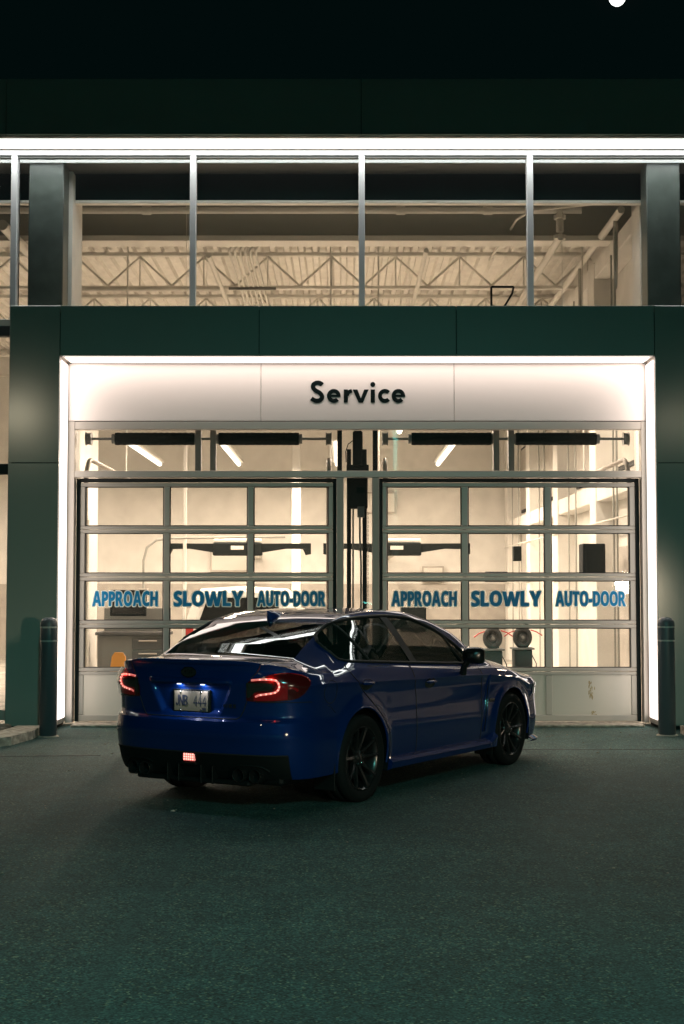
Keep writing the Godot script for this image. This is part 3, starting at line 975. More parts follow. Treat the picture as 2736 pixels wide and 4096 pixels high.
# springs on a shaft above a door, with tracks that bend into the hall
func door_gear(x0: float, x1: float, which: String) -> void:
	var g := thing("torsion_spring_shaft", "pair of long black door springs on a shaft behind the %s transom pane" % which, "door springs", Vector3(0, 0, 0), 0.0, "door spring shafts behind the transom")
	var z := ZD - 0.42
	var y := 3.40
	var mid := (x0 + x1) / 2
	put("shaft", tube([Vector3(x0 + 0.02, y, z), Vector3(x1 - 0.02, y, z)], 0.016, 10), M.steel_grey, g)
	for s in [[x0 + 0.36, mid - 0.17], [mid + 0.12, x1 - 0.40]]:
		var prof := []
		var n := 26
		for i in n + 1:
			var f := float(i) / n
			prof.append(Vector2(0.074 + 0.004 * (i % 2), f * (s[1] - s[0])))
		var full: Array = [Vector2(0.0, 0.0)] + prof + [Vector2(0.0, s[1] - s[0])]
		put("spring", lathe(full, 20, Basis(Vector3(0, 1, 0), Vector3(1, 0, 0), Vector3(0, 0, -1))), M.spring_black, g, Vector3(s[0], y, z))
		for e in [s[0] - 0.02, s[1] + 0.02]:
			put("spring_cone", lathe([Vector2(0, -0.02), Vector2(0.06, -0.02), Vector2(0.06, 0.02), Vector2(0, 0.02)], 14, Basis(Vector3(0, 1, 0), Vector3(1, 0, 0), Vector3(0, 0, -1)), false), M.steel_grey, g, Vector3(e, y, z))
	for e in [mid - 0.12, mid + 0.06]:
		slab("bracket", Vector3(e - 0.035, 2.97, z - 0.02), Vector3(e + 0.035, 3.5, z + 0.10), M.steel_grey, g)
	for e in [x0 + 0.04, x1 - 0.04]:
		put("cable_drum", lathe([Vector2(0, -0.035), Vector2(0.085, -0.035), Vector2(0.07, -0.02), Vector2(0.07, 0.02), Vector2(0.085, 0.035), Vector2(0, 0.035)], 20, Basis(Vector3(0, 1, 0), Vector3(1, 0, 0), Vector3(0, 0, -1)), false), M.steel_grey, g, Vector3(e, y, z))
		var pts := [Vector3(e, 0.05, ZD - 0.24), Vector3(e, 2.75, ZD - 0.24)]
		for i in 7:
			var a := deg_to_rad(15.0 * i)
			pts.append(Vector3(e, 2.8 + sin(a) * 0.36, ZD - 0.60 + cos(a) * 0.36))
		pts.append(Vector3(e, 3.16, ZD - 3.6))
		put("track", tube(pts, 0.028, 8), M.aluminium_dull, g)
	put("track_stay", tube([Vector3(x0 + 0.04, 3.18, ZD - 3.4), Vector3(x0 + 0.04, 7.0, ZD - 3.4)], 0.012, 6), M.steel_white, g)
	put("track_stay", tube([Vector3(x1 - 0.04, 3.18, ZD - 3.4), Vector3(x1 - 0.04, 7.0, ZD - 3.4)], 0.012, 6), M.steel_white, g)


# the dark door operator and its posts between the two doors
func hoist() -> void:
	var h := thing("door_operator", "black door operator with chains on two dark posts between the doors", "machine", Vector3(0.185, 0, ZD - 0.5))
	for s in [-0.105, 0.085]:
		slab("post", Vector3(s - 0.022, 0.0, -0.03), Vector3(s + 0.03, 3.28, 0.03), M.black, h)
	for s in [-0.215, 0.215]:
		slab("upper_post", Vector3(s - 0.028, 2.5, -0.03), Vector3(s + 0.03, 3.55, 0.06), M.black, h)
	slab("motor_case", Vector3(-0.125, 2.56, -0.1), Vector3(0.125, 2.93, 0.12), M.black, h, 0.01)
	slab("gearbox", Vector3(-0.055, 3.06, -0.08), Vector3(0.065, 3.5, 0.1), M.black, h, 0.02)
	slab("upper_yoke", Vector3(-0.13, 3.0, -0.06), Vector3(0.14, 3.09, 0.06), M.black, h)
	slab("control_box", Vector3(0.0, 2.45, 0.05), Vector3(0.085, 2.58, 0.14), M.grey_plastic, h)
	slab("rating_plate", Vector3(-0.01, 2.74, 0.121), Vector3(0.09, 2.81, 0.124), M.dark_band, h)
	put("conduit", tube([Vector3(-0.055, 0.0, 0.03), Vector3(-0.05, 2.56, 0.03)], 0.011, 8), M.steel_grey, h)
	put("conduit", tube([Vector3(0.04, 0.0, 0.04), Vector3(0.045, 1.9, 0.04), Vector3(0.03, 2.2, 0.04), Vector3(0.03, 2.46, 0.04)], 0.012, 8), M.steel_grey, h)
	put("cable", tube([Vector3(-0.055, 3.38, 0.05), Vector3(-0.11, 3.34, 0.05), Vector3(-0.14, 3.25, 0.05), Vector3(-0.135, 3.12, 0.05)], 0.006, 6), M.black, h)
	# hanging chain: separate links
	for i in 90:
		var st_key := "chain_link"
		if not cache.has(st_key):
			var st := new_st()
			var pts := []
			for k in 9:
				var a := TAU * k / 8.0
				pts.append(Vector3(cos(a) * 0.008, sin(a) * 0.016, 0))
			add_tube(st, pts, 0.0028, 5, false)
			cache[st_key] = done(st)
		var o := put("chain_link", cache[st_key], M.steel_grey, h, Vector3(0.128, 2.5 - i * 0.026, 0.02))
		o.rotation.y = PI / 2 * (i % 2)


func pipes(b: Node3D) -> void:
	var p := node("sprinkler_pipe", b)
	put("main", tube([Vector3(-12, 6.80, -19.35), Vector3(3.3, 6.80, -19.35)], 0.045, 12), M.copper_pipe, p)
	for x in [-2.75, 0.75, 1.95]:
		put("coupling", tube([Vector3(x, 6.80, -19.35), Vector3(x + 0.12, 6.80, -19.35)], 0.062, 12), M.copper_pipe, p)
	put("drop", tube([Vector3(3.0, 6.80, -19.35), Vector3(3.0, 6.5, -19.35)], 0.05, 12), M.copper_pipe, p)
	put("coupling", tube([Vector3(3.0, 6.73, -19.35), Vector3(3.0, 6.68, -19.35)], 0.085, 12), M.copper_pipe, p)
	put("coupling", tube([Vector3(3.0, 6.45, -19.35), Vector3(3.0, 6.40, -19.35)], 0.085, 12), M.copper_pipe, p)
	put("branch", tube([Vector3(3.0, 6.42, -19.3), Vector3(3.0, 6.42, -32.8)], 0.05, 12), M.copper_pipe, p)
	put("branch", tube([Vector3(3.62, 6.5, -18.2), Vector3(3.62, 6.5, -32.8)], 0.05, 12), M.copper_pipe, p)
	put("branch", tube([Vector3(-1.9, 6.33, -20.0), Vector3(-1.9, 6.33, -32.8)], 0.04, 12), M.copper_pipe, p)
	put("branch", tube([Vector3(-4.4, 6.3, -18.2), Vector3(-4.4, 6.3, -32.8)], 0.07, 12), M.copper_pipe, p)
	put("branch", tube([Vector3(1.2, 6.4, -20.0), Vector3(1.2, 6.4, -32.8)], 0.035, 12), M.copper_pipe, p)
	put("cross_pipe", tube([Vector3(-4.4, 6.25, -21.9), Vector3(-1.9, 6.25, -21.9)], 0.035, 10), M.copper_pipe, p)
	put("conduit", tube([Vector3(-1.2, 6.9, -18.7), Vector3(3.74, 6.9, -18.7)], 0.013, 8), M.copper_pipe, p)
	put("conduit", tube([Vector3(2.2, 6.5, -21.0), Vector3(2.36, 6.62, -19.8), Vector3(2.4, 6.66, -19.3), Vector3(2.55, 6.70, -19.0), Vector3(3.72, 6.68, -18.4)], 0.018, 8), M.copper_pipe, p)
	for z in [-18.6, -21.4]:
		put("sprinkler_drop", tube([Vector3(3.62, 6.5, z), Vector3(3.62, 5.95, z), Vector3(3.62, 5.62, z), Vector3(3.62, 5.55, z)], [0.03, 0.03, 0.018, 0.01], 10), M.bulkhead, p)
	# bundle of electrical conduits bending down from the bulkhead
	var e := node("conduit_bundle", b)
	for i in 6:
		var xx := -1.62 + i * 0.075
		put("conduit", tube([Vector3(0.4, 6.62 + i * 0.012, -20.1 - i * 0.03), Vector3(xx + 0.25, 6.62 + i * 0.012, -20.1 - i * 0.03), Vector3(xx + 0.1, 6.58, -20.15), Vector3(xx, 6.45, -20.2), Vector3(xx, 6.4, -20.5), Vector3(xx - 0.05, 6.4, -32.8)], 0.019, 8), M.copper_pipe, e)
	for z in [-22.4, -25.2]:
		slab("strut", Vector3(-1.8, 6.34, z), Vector3(-1.05, 6.38, z + 0.05), M.steel_grey, e)
	# dark frame hung at the right
	var q := node("hung_bracket", b)
	for s in [[Vector3(2.28, 5.9, -21.5), Vector3(2.28, 6.20, -21.5)], [Vector3(2.28, 6.2, -21.5), Vector3(2.62, 6.2, -21.5)], [Vector3(2.62, 6.2, -21.5), Vector3(2.60, 6.1, -21.5), Vector3(2.42, 5.8, -21.5)]]:
		put("bar", tube(s[0] if s[0] is Array else s, 0.018, 6), M.black, q)


func furnish() -> void:
	# two camera booms of the wheel aligners
	for a in [[-1.95, "long black boom with drooping ends hung behind the left door"], [1.02, "long black boom with drooping ends hung behind the posts and the right door"]]:
		var t := thing("alignment_boom", a[1], "workshop boom", Vector3(a[0], 2.36, -26.6), 0.0, "black camera booms on the back wall")
		slab("hub", Vector3(-0.46, -0.14, -0.12), Vector3(0.46, 0.10, 0.12), M.black, t, 0.02)
		slab("hub_top", Vector3(-0.45, 0.102, -0.1), Vector3(0.45, 0.18, 0.1), M.steel_white, t, 0.02)
		slab("name_plate", Vector3(-0.12, -0.03, 0.121), Vector3(0.12, 0.04, 0.126), M.steel_white, t)
		for s in [-1.0, 1.0]:
			var st := new_st()
			add_prism(st, PackedVector2Array([Vector2(s * 0.461, -0.08), Vector2(s * 0.461, 0.085), Vector2(s * 1.37, 0.09), Vector2(s * 1.37, -0.02), Vector2(s * 0.9, -0.01)]), -0.07, 0.07)
			put("arm", done(st), M.black, t)
			st = new_st()
			add_prism(st, PackedVector2Array([Vector2(s * 1.22, -0.021), Vector2(s * 1.37, -0.021), Vector2(s * 1.37, -0.11), Vector2(s * 1.27, -0.13), Vector2(s * 1.24, -0.06)]), -0.09, 0.09)
			put("camera_pod", done(st), M.black, t)
		slab("wall_arm", Vector3(-0.1, -0.06, -6.38), Vector3(0.1, 0.06, -0.121), M.steel_white, t)
	# SUV on the lift bay, seen from behind
	suv()
	# cabinets and small things
	var c := thing("tool_cabinet", "grey workbench with a dark monitor at the left wall, behind the orange floor sign", "workbench", Vector3(-3.05, 0, -21.6))
	slab("carcass", Vector3(-0.6, 0.05, -0.3), Vector3(0.42, 0.9, 0.3), M.steel_grey, c, 0.01)
	slab("worktop", Vector3(-0.63, 0.902, -0.34), Vector3(0.45, 0.95, 0.34), M.grey_plastic, c)
	for k in 4:
		slab("drawer", Vector3(-0.08, 0.12 + k * 0.19, 0.301), Vector3(0.39, 0.29 + k * 0.19, 0.315), M.grey_plastic, c)
		slab("handle", Vector3(0.02, 0.24 + k * 0.19, 0.316), Vector3(0.29, 0.26 + k * 0.19, 0.34), M.aluminium, c)
	slab("back_board", Vector3(-0.6, 0.952, -0.33), Vector3(0.42, 1.3, -0.28), M.steel_grey, c)
	for k in 4:
		put("plinth_foot", lathe([Vector2(0.0, 0.0), Vector2(0.04, 0.0), Vector2(0.04, 0.05), Vector2(0.0, 0.05)], 10), M.black, c, Vector3(-0.52 + 0.86 * (k % 2), 0, -0.22 + 0.44 * (k / 2)))
	c = thing("monitor_screen", "black wall monitor at the left wall above the workbench", "monitor", Vector3(-3.28, 1.18, -21.9))
	slab("bezel", Vector3(-0.28, 0.0, -0.03), Vector3(0.28, 0.4, 0.03), M.black, c, 0.01)
	slab("screen", Vector3(-0.25, 0.03, 0.031), Vector3(0.25, 0.37, 0.034), M.black_gloss, c)
	slab("bracket", Vector3(-0.05, 0.15, -0.12), Vector3(0.05, 0.25, -0.031), M.grey_plastic, c)
	# folding floor sign
	c = thing("wet_floor_sign", "orange folding floor sign standing behind the left door", "floor sign", Vector3(-2.86, 0, -18.3))
	for s in [-1.0, 1.0]:
		var st := new_st()
		add_prism(st, PackedVector2Array([Vector2(-0.16, 0), Vector2(-0.085, 0.74), Vector2(-0.05, 0.79), Vector2(0.05, 0.79), Vector2(0.085, 0.74), Vector2(0.16, 0), Vector2(0.10, 0), Vector2(0.07, 0.08), Vector2(-0.07, 0.08), Vector2(-0.10, 0)]), -0.008, 0.008)
		var o := put("leaf", done(st), M.orange_plastic, c, Vector3(0, 0, s * 0.16))
		o.rotation.x = -s * 0.19
	# tyre machines at the right
	for a in [[2.42, -23.0, "black tyre changer with red arm nearer to the parked car's bonnet"], [2.95, -23.4, "black wheel balancer with red arm, farther right of the two tyre machines"]]:
		tyre_machine(Vector3(a[0], 0, a[1]), a[2])
	# boxes on the walls
	for q in [[Vector3(3.55, 2.02, -20.2), Vector3(0.32, 0.42, 0.34), "black equipment box with a hood on the right wall behind the right door", M.black], [Vector3(3.1, 2.22, -25.2), Vector3(0.14, 0.26, 0.2), "small black box on the right wall above the tyre machines", M.black], [Vector3(2.92, 1.83, -27.0), Vector3(0.42, 0.2, 0.2), "small dark shelf box on the right wall above a tyre machine", M.grey_plastic], [Vector3(1.2, 1.08, -24.0), Vector3(0.42, 0.42, 0.3), "dark cabinet top between the car roof and the SLOWLY pane of the right door", M.black], [Vector3(-3.76, 2.0, -20.1), Vector3(0.14, 0.5, 0.55), "grey switch panel on the left partition, level with the boom", M.steel_grey], [Vector3(-3.76, 2.72, -19.6), Vector3(0.12, 0.4, 0.3), "grey control box with a red button on the left partition", M.grey_plastic]]:
		var o := thing("wall_box", q[2], "wall box", q[0])
		slab("case", -q[1] / 2, q[1] / 2, q[3], o, 0.012)
		slab("cover", Vector3(-q[1].x / 2 + 0.03, -q[1].y / 2 + 0.03, q[1].z / 2 + 0.001), Vector3(q[1].x / 2 - 0.03, q[1].y / 2 - 0.03, q[1].z / 2 + 0.012), M.black if q[3] == M.black else M.steel_grey, o)
		if q[2].contains("red button"):
			put("button", lathe([Vector2(0, 0), Vector2(0.03, 0), Vector2(0.03, 0.03), Vector2(0, 0.035)], 14, Basis(Vector3.RIGHT, Vector3.BACK, Vector3.DOWN)), M.machine_red, o, Vector3(0.02, -0.1, q[1].z / 2 + 0.012))
	# conduits up the right wall and a cable tray
	var cd := thing("wall_conduit", "row of thin grey conduits running up the right workshop wall", "conduit", Vector3(3.72, 0, 0))
	for z in [-19.2, -19.45, -22.6, -23.3, -26.1, -26.8, -29.9, -31.0]:
		put("conduit", tube([Vector3(0, 0.0, z), Vector3(0, 6.2, z)], 0.014, 8), M.bulkhead, cd)
	for y in [1.75, 2.55]:
		put("air_line", tube([Vector3(0.0, y, -18.2), Vector3(0.0, y, -32.6)], 0.014, 8), M.steel_white, cd)
	# wall posters and a clock on the back wall
	var k2 := 0
	for q in [[Vector3(-2.6, 2.3, -32.98), Vector2(0.9, 0.6), "framed notice on the back wall left of the boom"], [Vector3(0.9, 3.6, -32.98), Vector2(0.7, 0.5), "pale grey panel high on the back wall behind the right door"], [Vector3(2.1, 1.95, -32.98), Vector2(0.5, 0.36), "small grey cabinet on the back wall right of the boom"]]:
		var o := thing("wall_panel", q[2], "panel", q[0])
		slab("board", Vector3(-q[1].x / 2, -q[1].y / 2, 0.0), Vector3(q[1].x / 2, q[1].y / 2, 0.06 + 0.05 * k2), M.wainscot, o)
		slab("face", Vector3(-q[1].x / 2 + 0.04, -q[1].y / 2 + 0.04, 0.061 + 0.05 * k2), Vector3(q[1].x / 2 - 0.04, q[1].y / 2 - 0.04, 0.066 + 0.05 * k2), M.steel_white, o)
		k2 += 1
	# hose arm beside the left boom
	var ho := thing("curved_pipe", "pale curved hose pipe at the left, bending towards the boom", "pipe", Vector3(-3.1, 0, -22.6))
	put("pipe", tube([Vector3(-0.05, 1.6, 0), Vector3(-0.05, 2.05, 0), Vector3(0.0, 2.25, 0), Vector3(0.15, 2.37, 0), Vector3(0.4, 2.40, 0), Vector3(2.2, 2.42, 0)], 0.02, 10), M.bulkhead, ho)
	slab("stand", Vector3(-0.12, 0.0, -0.07), Vector3(0.02, 1.6, 0.07), M.wainscot, ho)
	# white cover posts standing in the hall
	for a in [[-0.95, -29.5, "white steel post seen through the middle of the left door"], [-2.72, -24.6, "thin white pipe post by the left partition"]]:
		var o := thing("steel_post", a[2], "post", Vector3(a[0], 0, a[1]))
		var w := 0.09 if a[1] < -25.0 else 0.03
		slab("shaft", Vector3(-w, 0.02, -w), Vector3(w, 6.44, w), M.plaster, o, 0.01)
		slab("foot_plate", Vector3(-w - 0.06, 0.0, -w - 0.06), Vector3(w + 0.06, 0.02, w + 0.06), M.steel_grey, o)


func tyre_machine(at: Vector3, label: String) -> void:
	var t := thing("tyre_machine", label, "tyre machine", at, 0.0, "tyre machines behind the right door")
	t.scale = Vector3(0.66, 0.76, 0.76)
	slab("cabinet", Vector3(-0.22, 0.0, -0.25), Vector3(0.22, 0.80, 0.25), M.black, t, 0.02)
	slab("tray", Vector3(-0.27, 0.802, -0.28), Vector3(0.27, 0.84, 0.3), M.grey_plastic, t, 0.008)
	put("spindle", tube([Vector3(0, 1.06, -0.2), Vector3(0, 1.06, 0.22)], 0.035, 12), M.steel_grey, t)
	put("mounted_tyre", lathe([Vector2(0.13, -0.08), Vector2(0.2, -0.085), Vector2(0.235, -0.05), Vector2(0.24, 0.0), Vector2(0.235, 0.05), Vector2(0.2, 0.085), Vector2(0.13, 0.08), Vector2(0.12, 0.0), Vector2(0.13, -0.08)], 28, Basis(Vector3.RIGHT, Vector3.BACK, Vector3.DOWN)), M.rubber, t, Vector3(0, 1.06, 0.08))
	put("mounted_rim", lathe([Vector2(0.0, 0.03), Vector2(0.05, 0.03), Vector2(0.11, 0.01), Vector2(0.128, 0.05), Vector2(0.128, -0.05), Vector2(0, -0.05)], 24, Basis(Vector3.RIGHT, Vector3.BACK, Vector3.DOWN), false), M.grey_plastic, t, Vector3(0, 1.06, 0.08))
	put("column", tube([Vector3(0.15, 0.8, -0.22), Vector3(0.15, 1.42, -0.22)], 0.045, 10), M.black, t)
	slab("arm", Vector3(-0.12, 1.36, -0.27), Vector3(0.2, 1.43, 0.1), M.black, t, 0.01)
	put("tool_head", tube([Vector3(-0.08, 1.36, 0.05), Vector3(-0.08, 1.22, 0.05), Vector3(-0.05, 1.18, 0.08)], 0.02, 8), M.steel_grey, t)
	put("red_lever", tube([Vector3(0.2, 1.22, 0.12), Vector3(0.34, 1.18, 0.15), Vector3(0.48, 1.10, 0.15)], 0.014, 8), M.machine_red, t)
	put("red_lever", tube([Vector3(-0.2, 1.2, 0.12), Vector3(-0.34, 1.16, 0.15), Vector3(-0.46, 1.08, 0.15)], 0.014, 8), M.machine_red, t)
	put("air_hose", tube([Vector3(0.22, 0.7, 0.1), Vector3(0.33, 0.5, 0.16), Vector3(0.3, 0.2, 0.2), Vector3(0.36, 0.02, 0.22)], 0.012, 8), M.black, t)


func suv() -> void:
	var t := thing("parked_suv", "white SUV seen from behind in the left bay, its rear window dark", "car", Vector3(-1.55, 0, -22.0))
	var outline := func(w: float) -> Array:
		return [Vector2(-w, 0.34), Vector2(-w - 0.02, 0.6), Vector2(-w, 0.98), Vector2(-w + 0.05, 1.06), Vector2(-w + 0.19, 1.5), Vector2(-w + 0.3, 1.6), Vector2(0, 1.64)]
	# loft of sections from the tailgate forward
	var secs := []
	for q in [[0.0, 0.80, 0.93], [-0.06, 0.90, 0.98], [-0.3, 0.95, 1.0], [-1.5, 0.96, 1.0], [-2.9, 0.94, 0.98], [-3.3, 0.93, 0.72], [-4.3, 0.88, 0.62], [-4.5, 0.75, 0.55]]:
		var left: Array = outline.call(q[1])
		var ring := []
		for p in left:
			ring.append(Vector3(p.x, 0.34 + (p.y - 0.34) * q[2], q[0]))
		for i in range(left.size() - 2, -1, -1):
			ring.append(Vector3(-left[i].x, 0.34 + (left[i].y - 0.34) * q[2], q[0]))
		secs.append(ring)
	var st := new_st()
	st.set_smooth_group(3)
	for i in secs.size() - 1:
		for k in secs[i].size() - 1:
			quad(st, secs[i][k], secs[i][k + 1], secs[i + 1][k + 1], secs[i + 1][k])
	st.set_smooth_group(-1)
	for k in range(1, secs[0].size() - 1):
		for p in [secs[0][0], secs[0][k + 1], secs[0][k]]:
			st.add_vertex(p)
	put("body", done(st), M.plaster, t)
	put("rear_window", prism([Vector2(-0.66, 1.07), Vector2(-0.52, 1.46), Vector2(0.52, 1.46), Vector2(0.66, 1.07)], 0.002, 0.02), M.black_gloss, t)
	for s in [-1.0, 1.0]:
		slab("tail_lamp", Vector3(s * 0.80 - 0.06, 0.8, -0.02), Vector3(s * 0.80 + 0.06, 1.02, 0.03), M.machine_red, t, 0.01)
		put("wheel", lathe([Vector2(0, -0.1), Vector2(0.2, -0.1), Vector2(0.33, -0.08), Vector2(0.345, 0.0), Vector2(0.33, 0.1), Vector2(0, 0.1)], 24, Basis(Vector3(0, 1, 0), Vector3(1, 0, 0), Vector3(0, 0, -1))), M.rubber, t, Vector3(s * 0.82, 0.345, -0.75))
		put("wheel", lathe([Vector2(0, -0.1), Vector2(0.2, -0.1), Vector2(0.33, -0.08), Vector2(0.345, 0.0), Vector2(0.33, 0.1), Vector2(0, 0.1)], 24, Basis(Vector3(0, 1, 0), Vector3(1, 0, 0), Vector3(0, 0, -1))), M.rubber, t, Vector3(s * 0.82, 0.345, -3.5))
	slab("lamp_strip", Vector3(-0.70, 0.86, -0.01), Vector3(0.70, 0.97, 0.022), M.machine_red, t, 0.01)
	slab("bumper", Vector3(-0.84, 0.36, -0.1), Vector3(0.84, 0.58, 0.07), M.steel_grey, t, 0.03)
	slab("number_plate", Vector3(-0.16, 0.63, 0.001), Vector3(0.16, 0.76, 0.012), M.steel_white, t)


# ---------------------------------------------------------------- the car
# car axes: u forward from the rear axle, y up, w to its right; as points Vector3(w, y, -u)
class Line1:
	var xs := PackedFloat64Array()
	var ys := PackedFloat64Array()
	var ms := PackedFloat64Array()

	func _init(p: Array) -> void:
		for q in p:
			xs.append(q[0])
			ys.append(q[1])
		var n := xs.size()
		var d := PackedFloat64Array()
		for i in n - 1:
			d.append((ys[i + 1] - ys[i]) / (xs[i + 1] - xs[i]))
		ms.resize(n)
		ms[0] = d[0]
		ms[n - 1] = d[n - 2]
		for i in range(1, n - 1):
			ms[i] = 0.0 if d[i - 1] * d[i] <= 0.0 else 2.0 * d[i - 1] * d[i] / (d[i - 1] + d[i])

	func at(x: float) -> float:
		var n := xs.size()
		if x <= xs[0]:
			return ys[0]
		if x >= xs[n - 1]:
			return ys[n - 1]
		var i := 0
		while x > xs[i + 1]:
			i += 1
		var h := xs[i + 1] - xs[i]
		var t := (x - xs[i]) / h
		var t2 := t * t
		var t3 := t2 * t
		return ys[i] * (2 * t3 - 3 * t2 + 1) + ms[i] * h * (t3 - 2 * t2 + t) + ys[i + 1] * (3 * t2 - 2 * t3) + ms[i + 1] * h * (t3 - t2)


# triangles of one skin, shared out to named parts after their normals are known
class CarHull:
	var tri := []          # [a, b, c, part]
	func quad(a: Vector3, b: Vector3, c: Vector3, d: Vector3, part: String) -> void:
		if a.distance_squared_to(b) > 1e-10 and b.distance_squared_to(c) > 1e-10 and a.distance_squared_to(c) > 1e-10:
			tri.append([a, b, c, part])
		if a.distance_squared_to(c) > 1e-10 and c.distance_squared_to(d) > 1e-10 and a.distance_squared_to(d) > 1e-10:
			tri.append([a, c, d, part])

	func meshes() -> Dictionary:
		var at := {}
		var normals := []
		for i in tri.size():
			var t: Array = tri[i]
			var n: Vector3 = (t[2] - t[0]).cross(t[1] - t[0])
			normals.append(n)
			for k in 3:
				var key := Vector3i((t[k] * 20000.0).round())
				if not at.has(key):
					at[key] = PackedInt32Array()
				at[key].append(i)
		var out := {}
		for i in tri.size():
			var t: Array = tri[i]
			if not out.has(t[3]):
				out[t[3]] = [PackedVector3Array(), PackedVector3Array()]
			var own: Vector3 = normals[i].normalized()
			for k in 3:
				var sum := Vector3.ZERO
				for j in at[Vector3i((t[k] * 20000.0).round())]:
					var nj: Vector3 = normals[j]
					if nj.normalized().dot(own) > 0.80:
						sum += nj
				out[t[3]][0].append(t[k])
				out[t[3]][1].append(sum.normalized() if sum.length() > 0 else own)
		var made := {}
		for part in out:
			var arrays := []
			arrays.resize(Mesh.ARRAY_MAX)
			arrays[Mesh.ARRAY_VERTEX] = out[part][0]
			arrays[Mesh.ARRAY_NORMAL] = out[part][1]
			var m := ArrayMesh.new()
			m.add_surface_from_arrays(Mesh.PRIMITIVE_TRIANGLES, arrays)
			made[part] = m
		return made


var L := {}
const UC := -0.40
const UF := 3.06
const NC := 4.2
const NF := 2.7
const W0 := 0.62
const WHEEL_R := 0.325
const ARCH_R := 0.372


func V(u: float, y: float, w: float) -> Vector3:
	return Vector3(w, y, -u)


func car_lines() -> void:
	L.top = Line1.new([[-0.40, 0.985], [-0.22, 1.0], [0.0, 1.01], [0.4, 0.998], [0.9, 0.968], [1.4, 0.94], [1.9, 0.915], [2.3, 0.905], [2.65, 0.865], [2.9, 0.81], [3.06, 0.775]])
	L.crease = Line1.new([[-1.1, 0.925], [-0.8, 0.92], [-0.4, 0.905], [0.0, 0.888], [1.0, 0.862], [2.0, 0.84], [2.65, 0.79], [3.06, 0.70], [3.6, 0.6]])
	L.wide = Line1.new([[-0.40, 0.878], [0.0, 0.887], [0.4, 0.874], [1.3, 0.868], [2.1, 0.874], [2.65, 0.886], [3.06, 0.868]])
	L.under = Line1.new([[0.0, -0.05], [0.10, -0.034], [0.25, -0.022], [0.45, -0.014], [0.7, -0.021], [0.88, -0.019], [0.95, -0.012], [1.0, 0.0]])
	L.over = Line1.new([[0.0, 0.0], [0.12, -0.006], [0.5, -0.022], [0.85, -0.042], [1.0, -0.06]])
	L.rear = Line1.new([[0.2, -0.90], [0.30, -0.965], [0.40, -1.000], [0.43, -1.008], [0.50, -1.024], [0.545, -1.037], [0.56, -1.038], [0.60, -1.034], [0.645, -1.027], [0.662, -1.002], [0.68, -0.985], [0.75, -0.988], [0.84, -0.995], [0.93, -1.002], [1.0, -1.000], [1.06, -1.012]])
	L.front = Line1.new([[0.15, 3.47], [0.25, 3.53], [0.4, 3.57], [0.55, 3.585], [0.66, 3.56], [0.74, 3.50]])
	L.b_w = Line1.new([[-1.02, 0.58], [-0.8, 0.61], [-0.58, 0.60], [-0.3, 0.575], [0.0, 0.545], [0.35, 0.545], [0.8, 0.555], [1.3, 0.575], [1.65, 0.62], [2.1, 0.70], [2.35, 0.72], [2.8, 0.68], [3.1, 0.60]])
	L.b_y = Line1.new([[-1.02, 1.056], [-0.8, 1.064], [-0.64, 1.0655], [-0.56, 1.0678], [-0.49, 1.1044], [-0.42, 1.1395], [-0.35, 1.1730], [-0.28, 1.2050], [-0.21, 1.2356], [-0.14, 1.2646], [-0.07, 1.2920], [0.00, 1.3180], [0.15, 1.359], [0.32, 1.388], [0.7, 1.408], [1.1, 1.396], [1.45, 1.335], [1.8, 1.225], [2.12, 1.06], [2.35, 0.965], [2.65, 0.915], [2.9, 0.865], [3.1, 0.80]])
	L.c_y = Line1.new([[-1.02, 1.058], [-0.85, 1.066], [-0.66, 1.0755], [-0.56, 1.0916], [-0.49, 1.1264], [-0.42, 1.1599], [-0.35, 1.1921], [-0.28, 1.2230], [-0.21, 1.2527], [-0.14, 1.2811], [-0.07, 1.3082], [0.00, 1.3340], [0.14, 1.3755], [0.35, 1.411], [0.75, 1.432], [1.1, 1.424], [1.4, 1.372], [1.75, 1.25], [2.15, 1.06], [2.35, 0.985], [2.65, 0.945], [2.95, 0.88], [3.2, 0.80], [3.4, 0.74]])
	L.dlo_lo = Line1.new([[-0.27, 1.178], [-0.24, 1.11], [-0.20, 1.062], [-0.10, 1.046], [0.1, 1.034], [0.9, 0.992], [1.5, 0.962], [1.98, 0.942]])
	L.dlo_hi = Line1.new([[-0.27, 1.180], [-0.25, 1.205], [-0.20, 1.24], [-0.10, 1.285], [0.05, 1.325], [0.3, 1.354], [0.7, 1.366], [1.05, 1.352], [1.35, 1.295], [1.65, 1.178], [1.9, 1.02], [1.98, 0.945]])


func flare(u: float, y: float) -> float:
	var out := 0.0
	for c in [0.0, 2.65]:
		var r := Vector2(u - c, y - 0.33).length()
		if r > ARCH_R - 0.01:
			out += 0.016 * exp(-pow((r - ARCH_R) / 0.06, 2.0))
	return out


# half width of the flank at u, y; lo is where the skin ends below
func flank(u: float, y: float) -> float:
	var c: float = L.crease.at(u)
	var w: float = L.wide.at(u)
	if y <= c:
		w += L.under.at((y - 0.19) / (c - 0.19))
	else:
		w += L.over.at((y - c) / (L.top.at(u) - c))
	return w + flare(u, y)


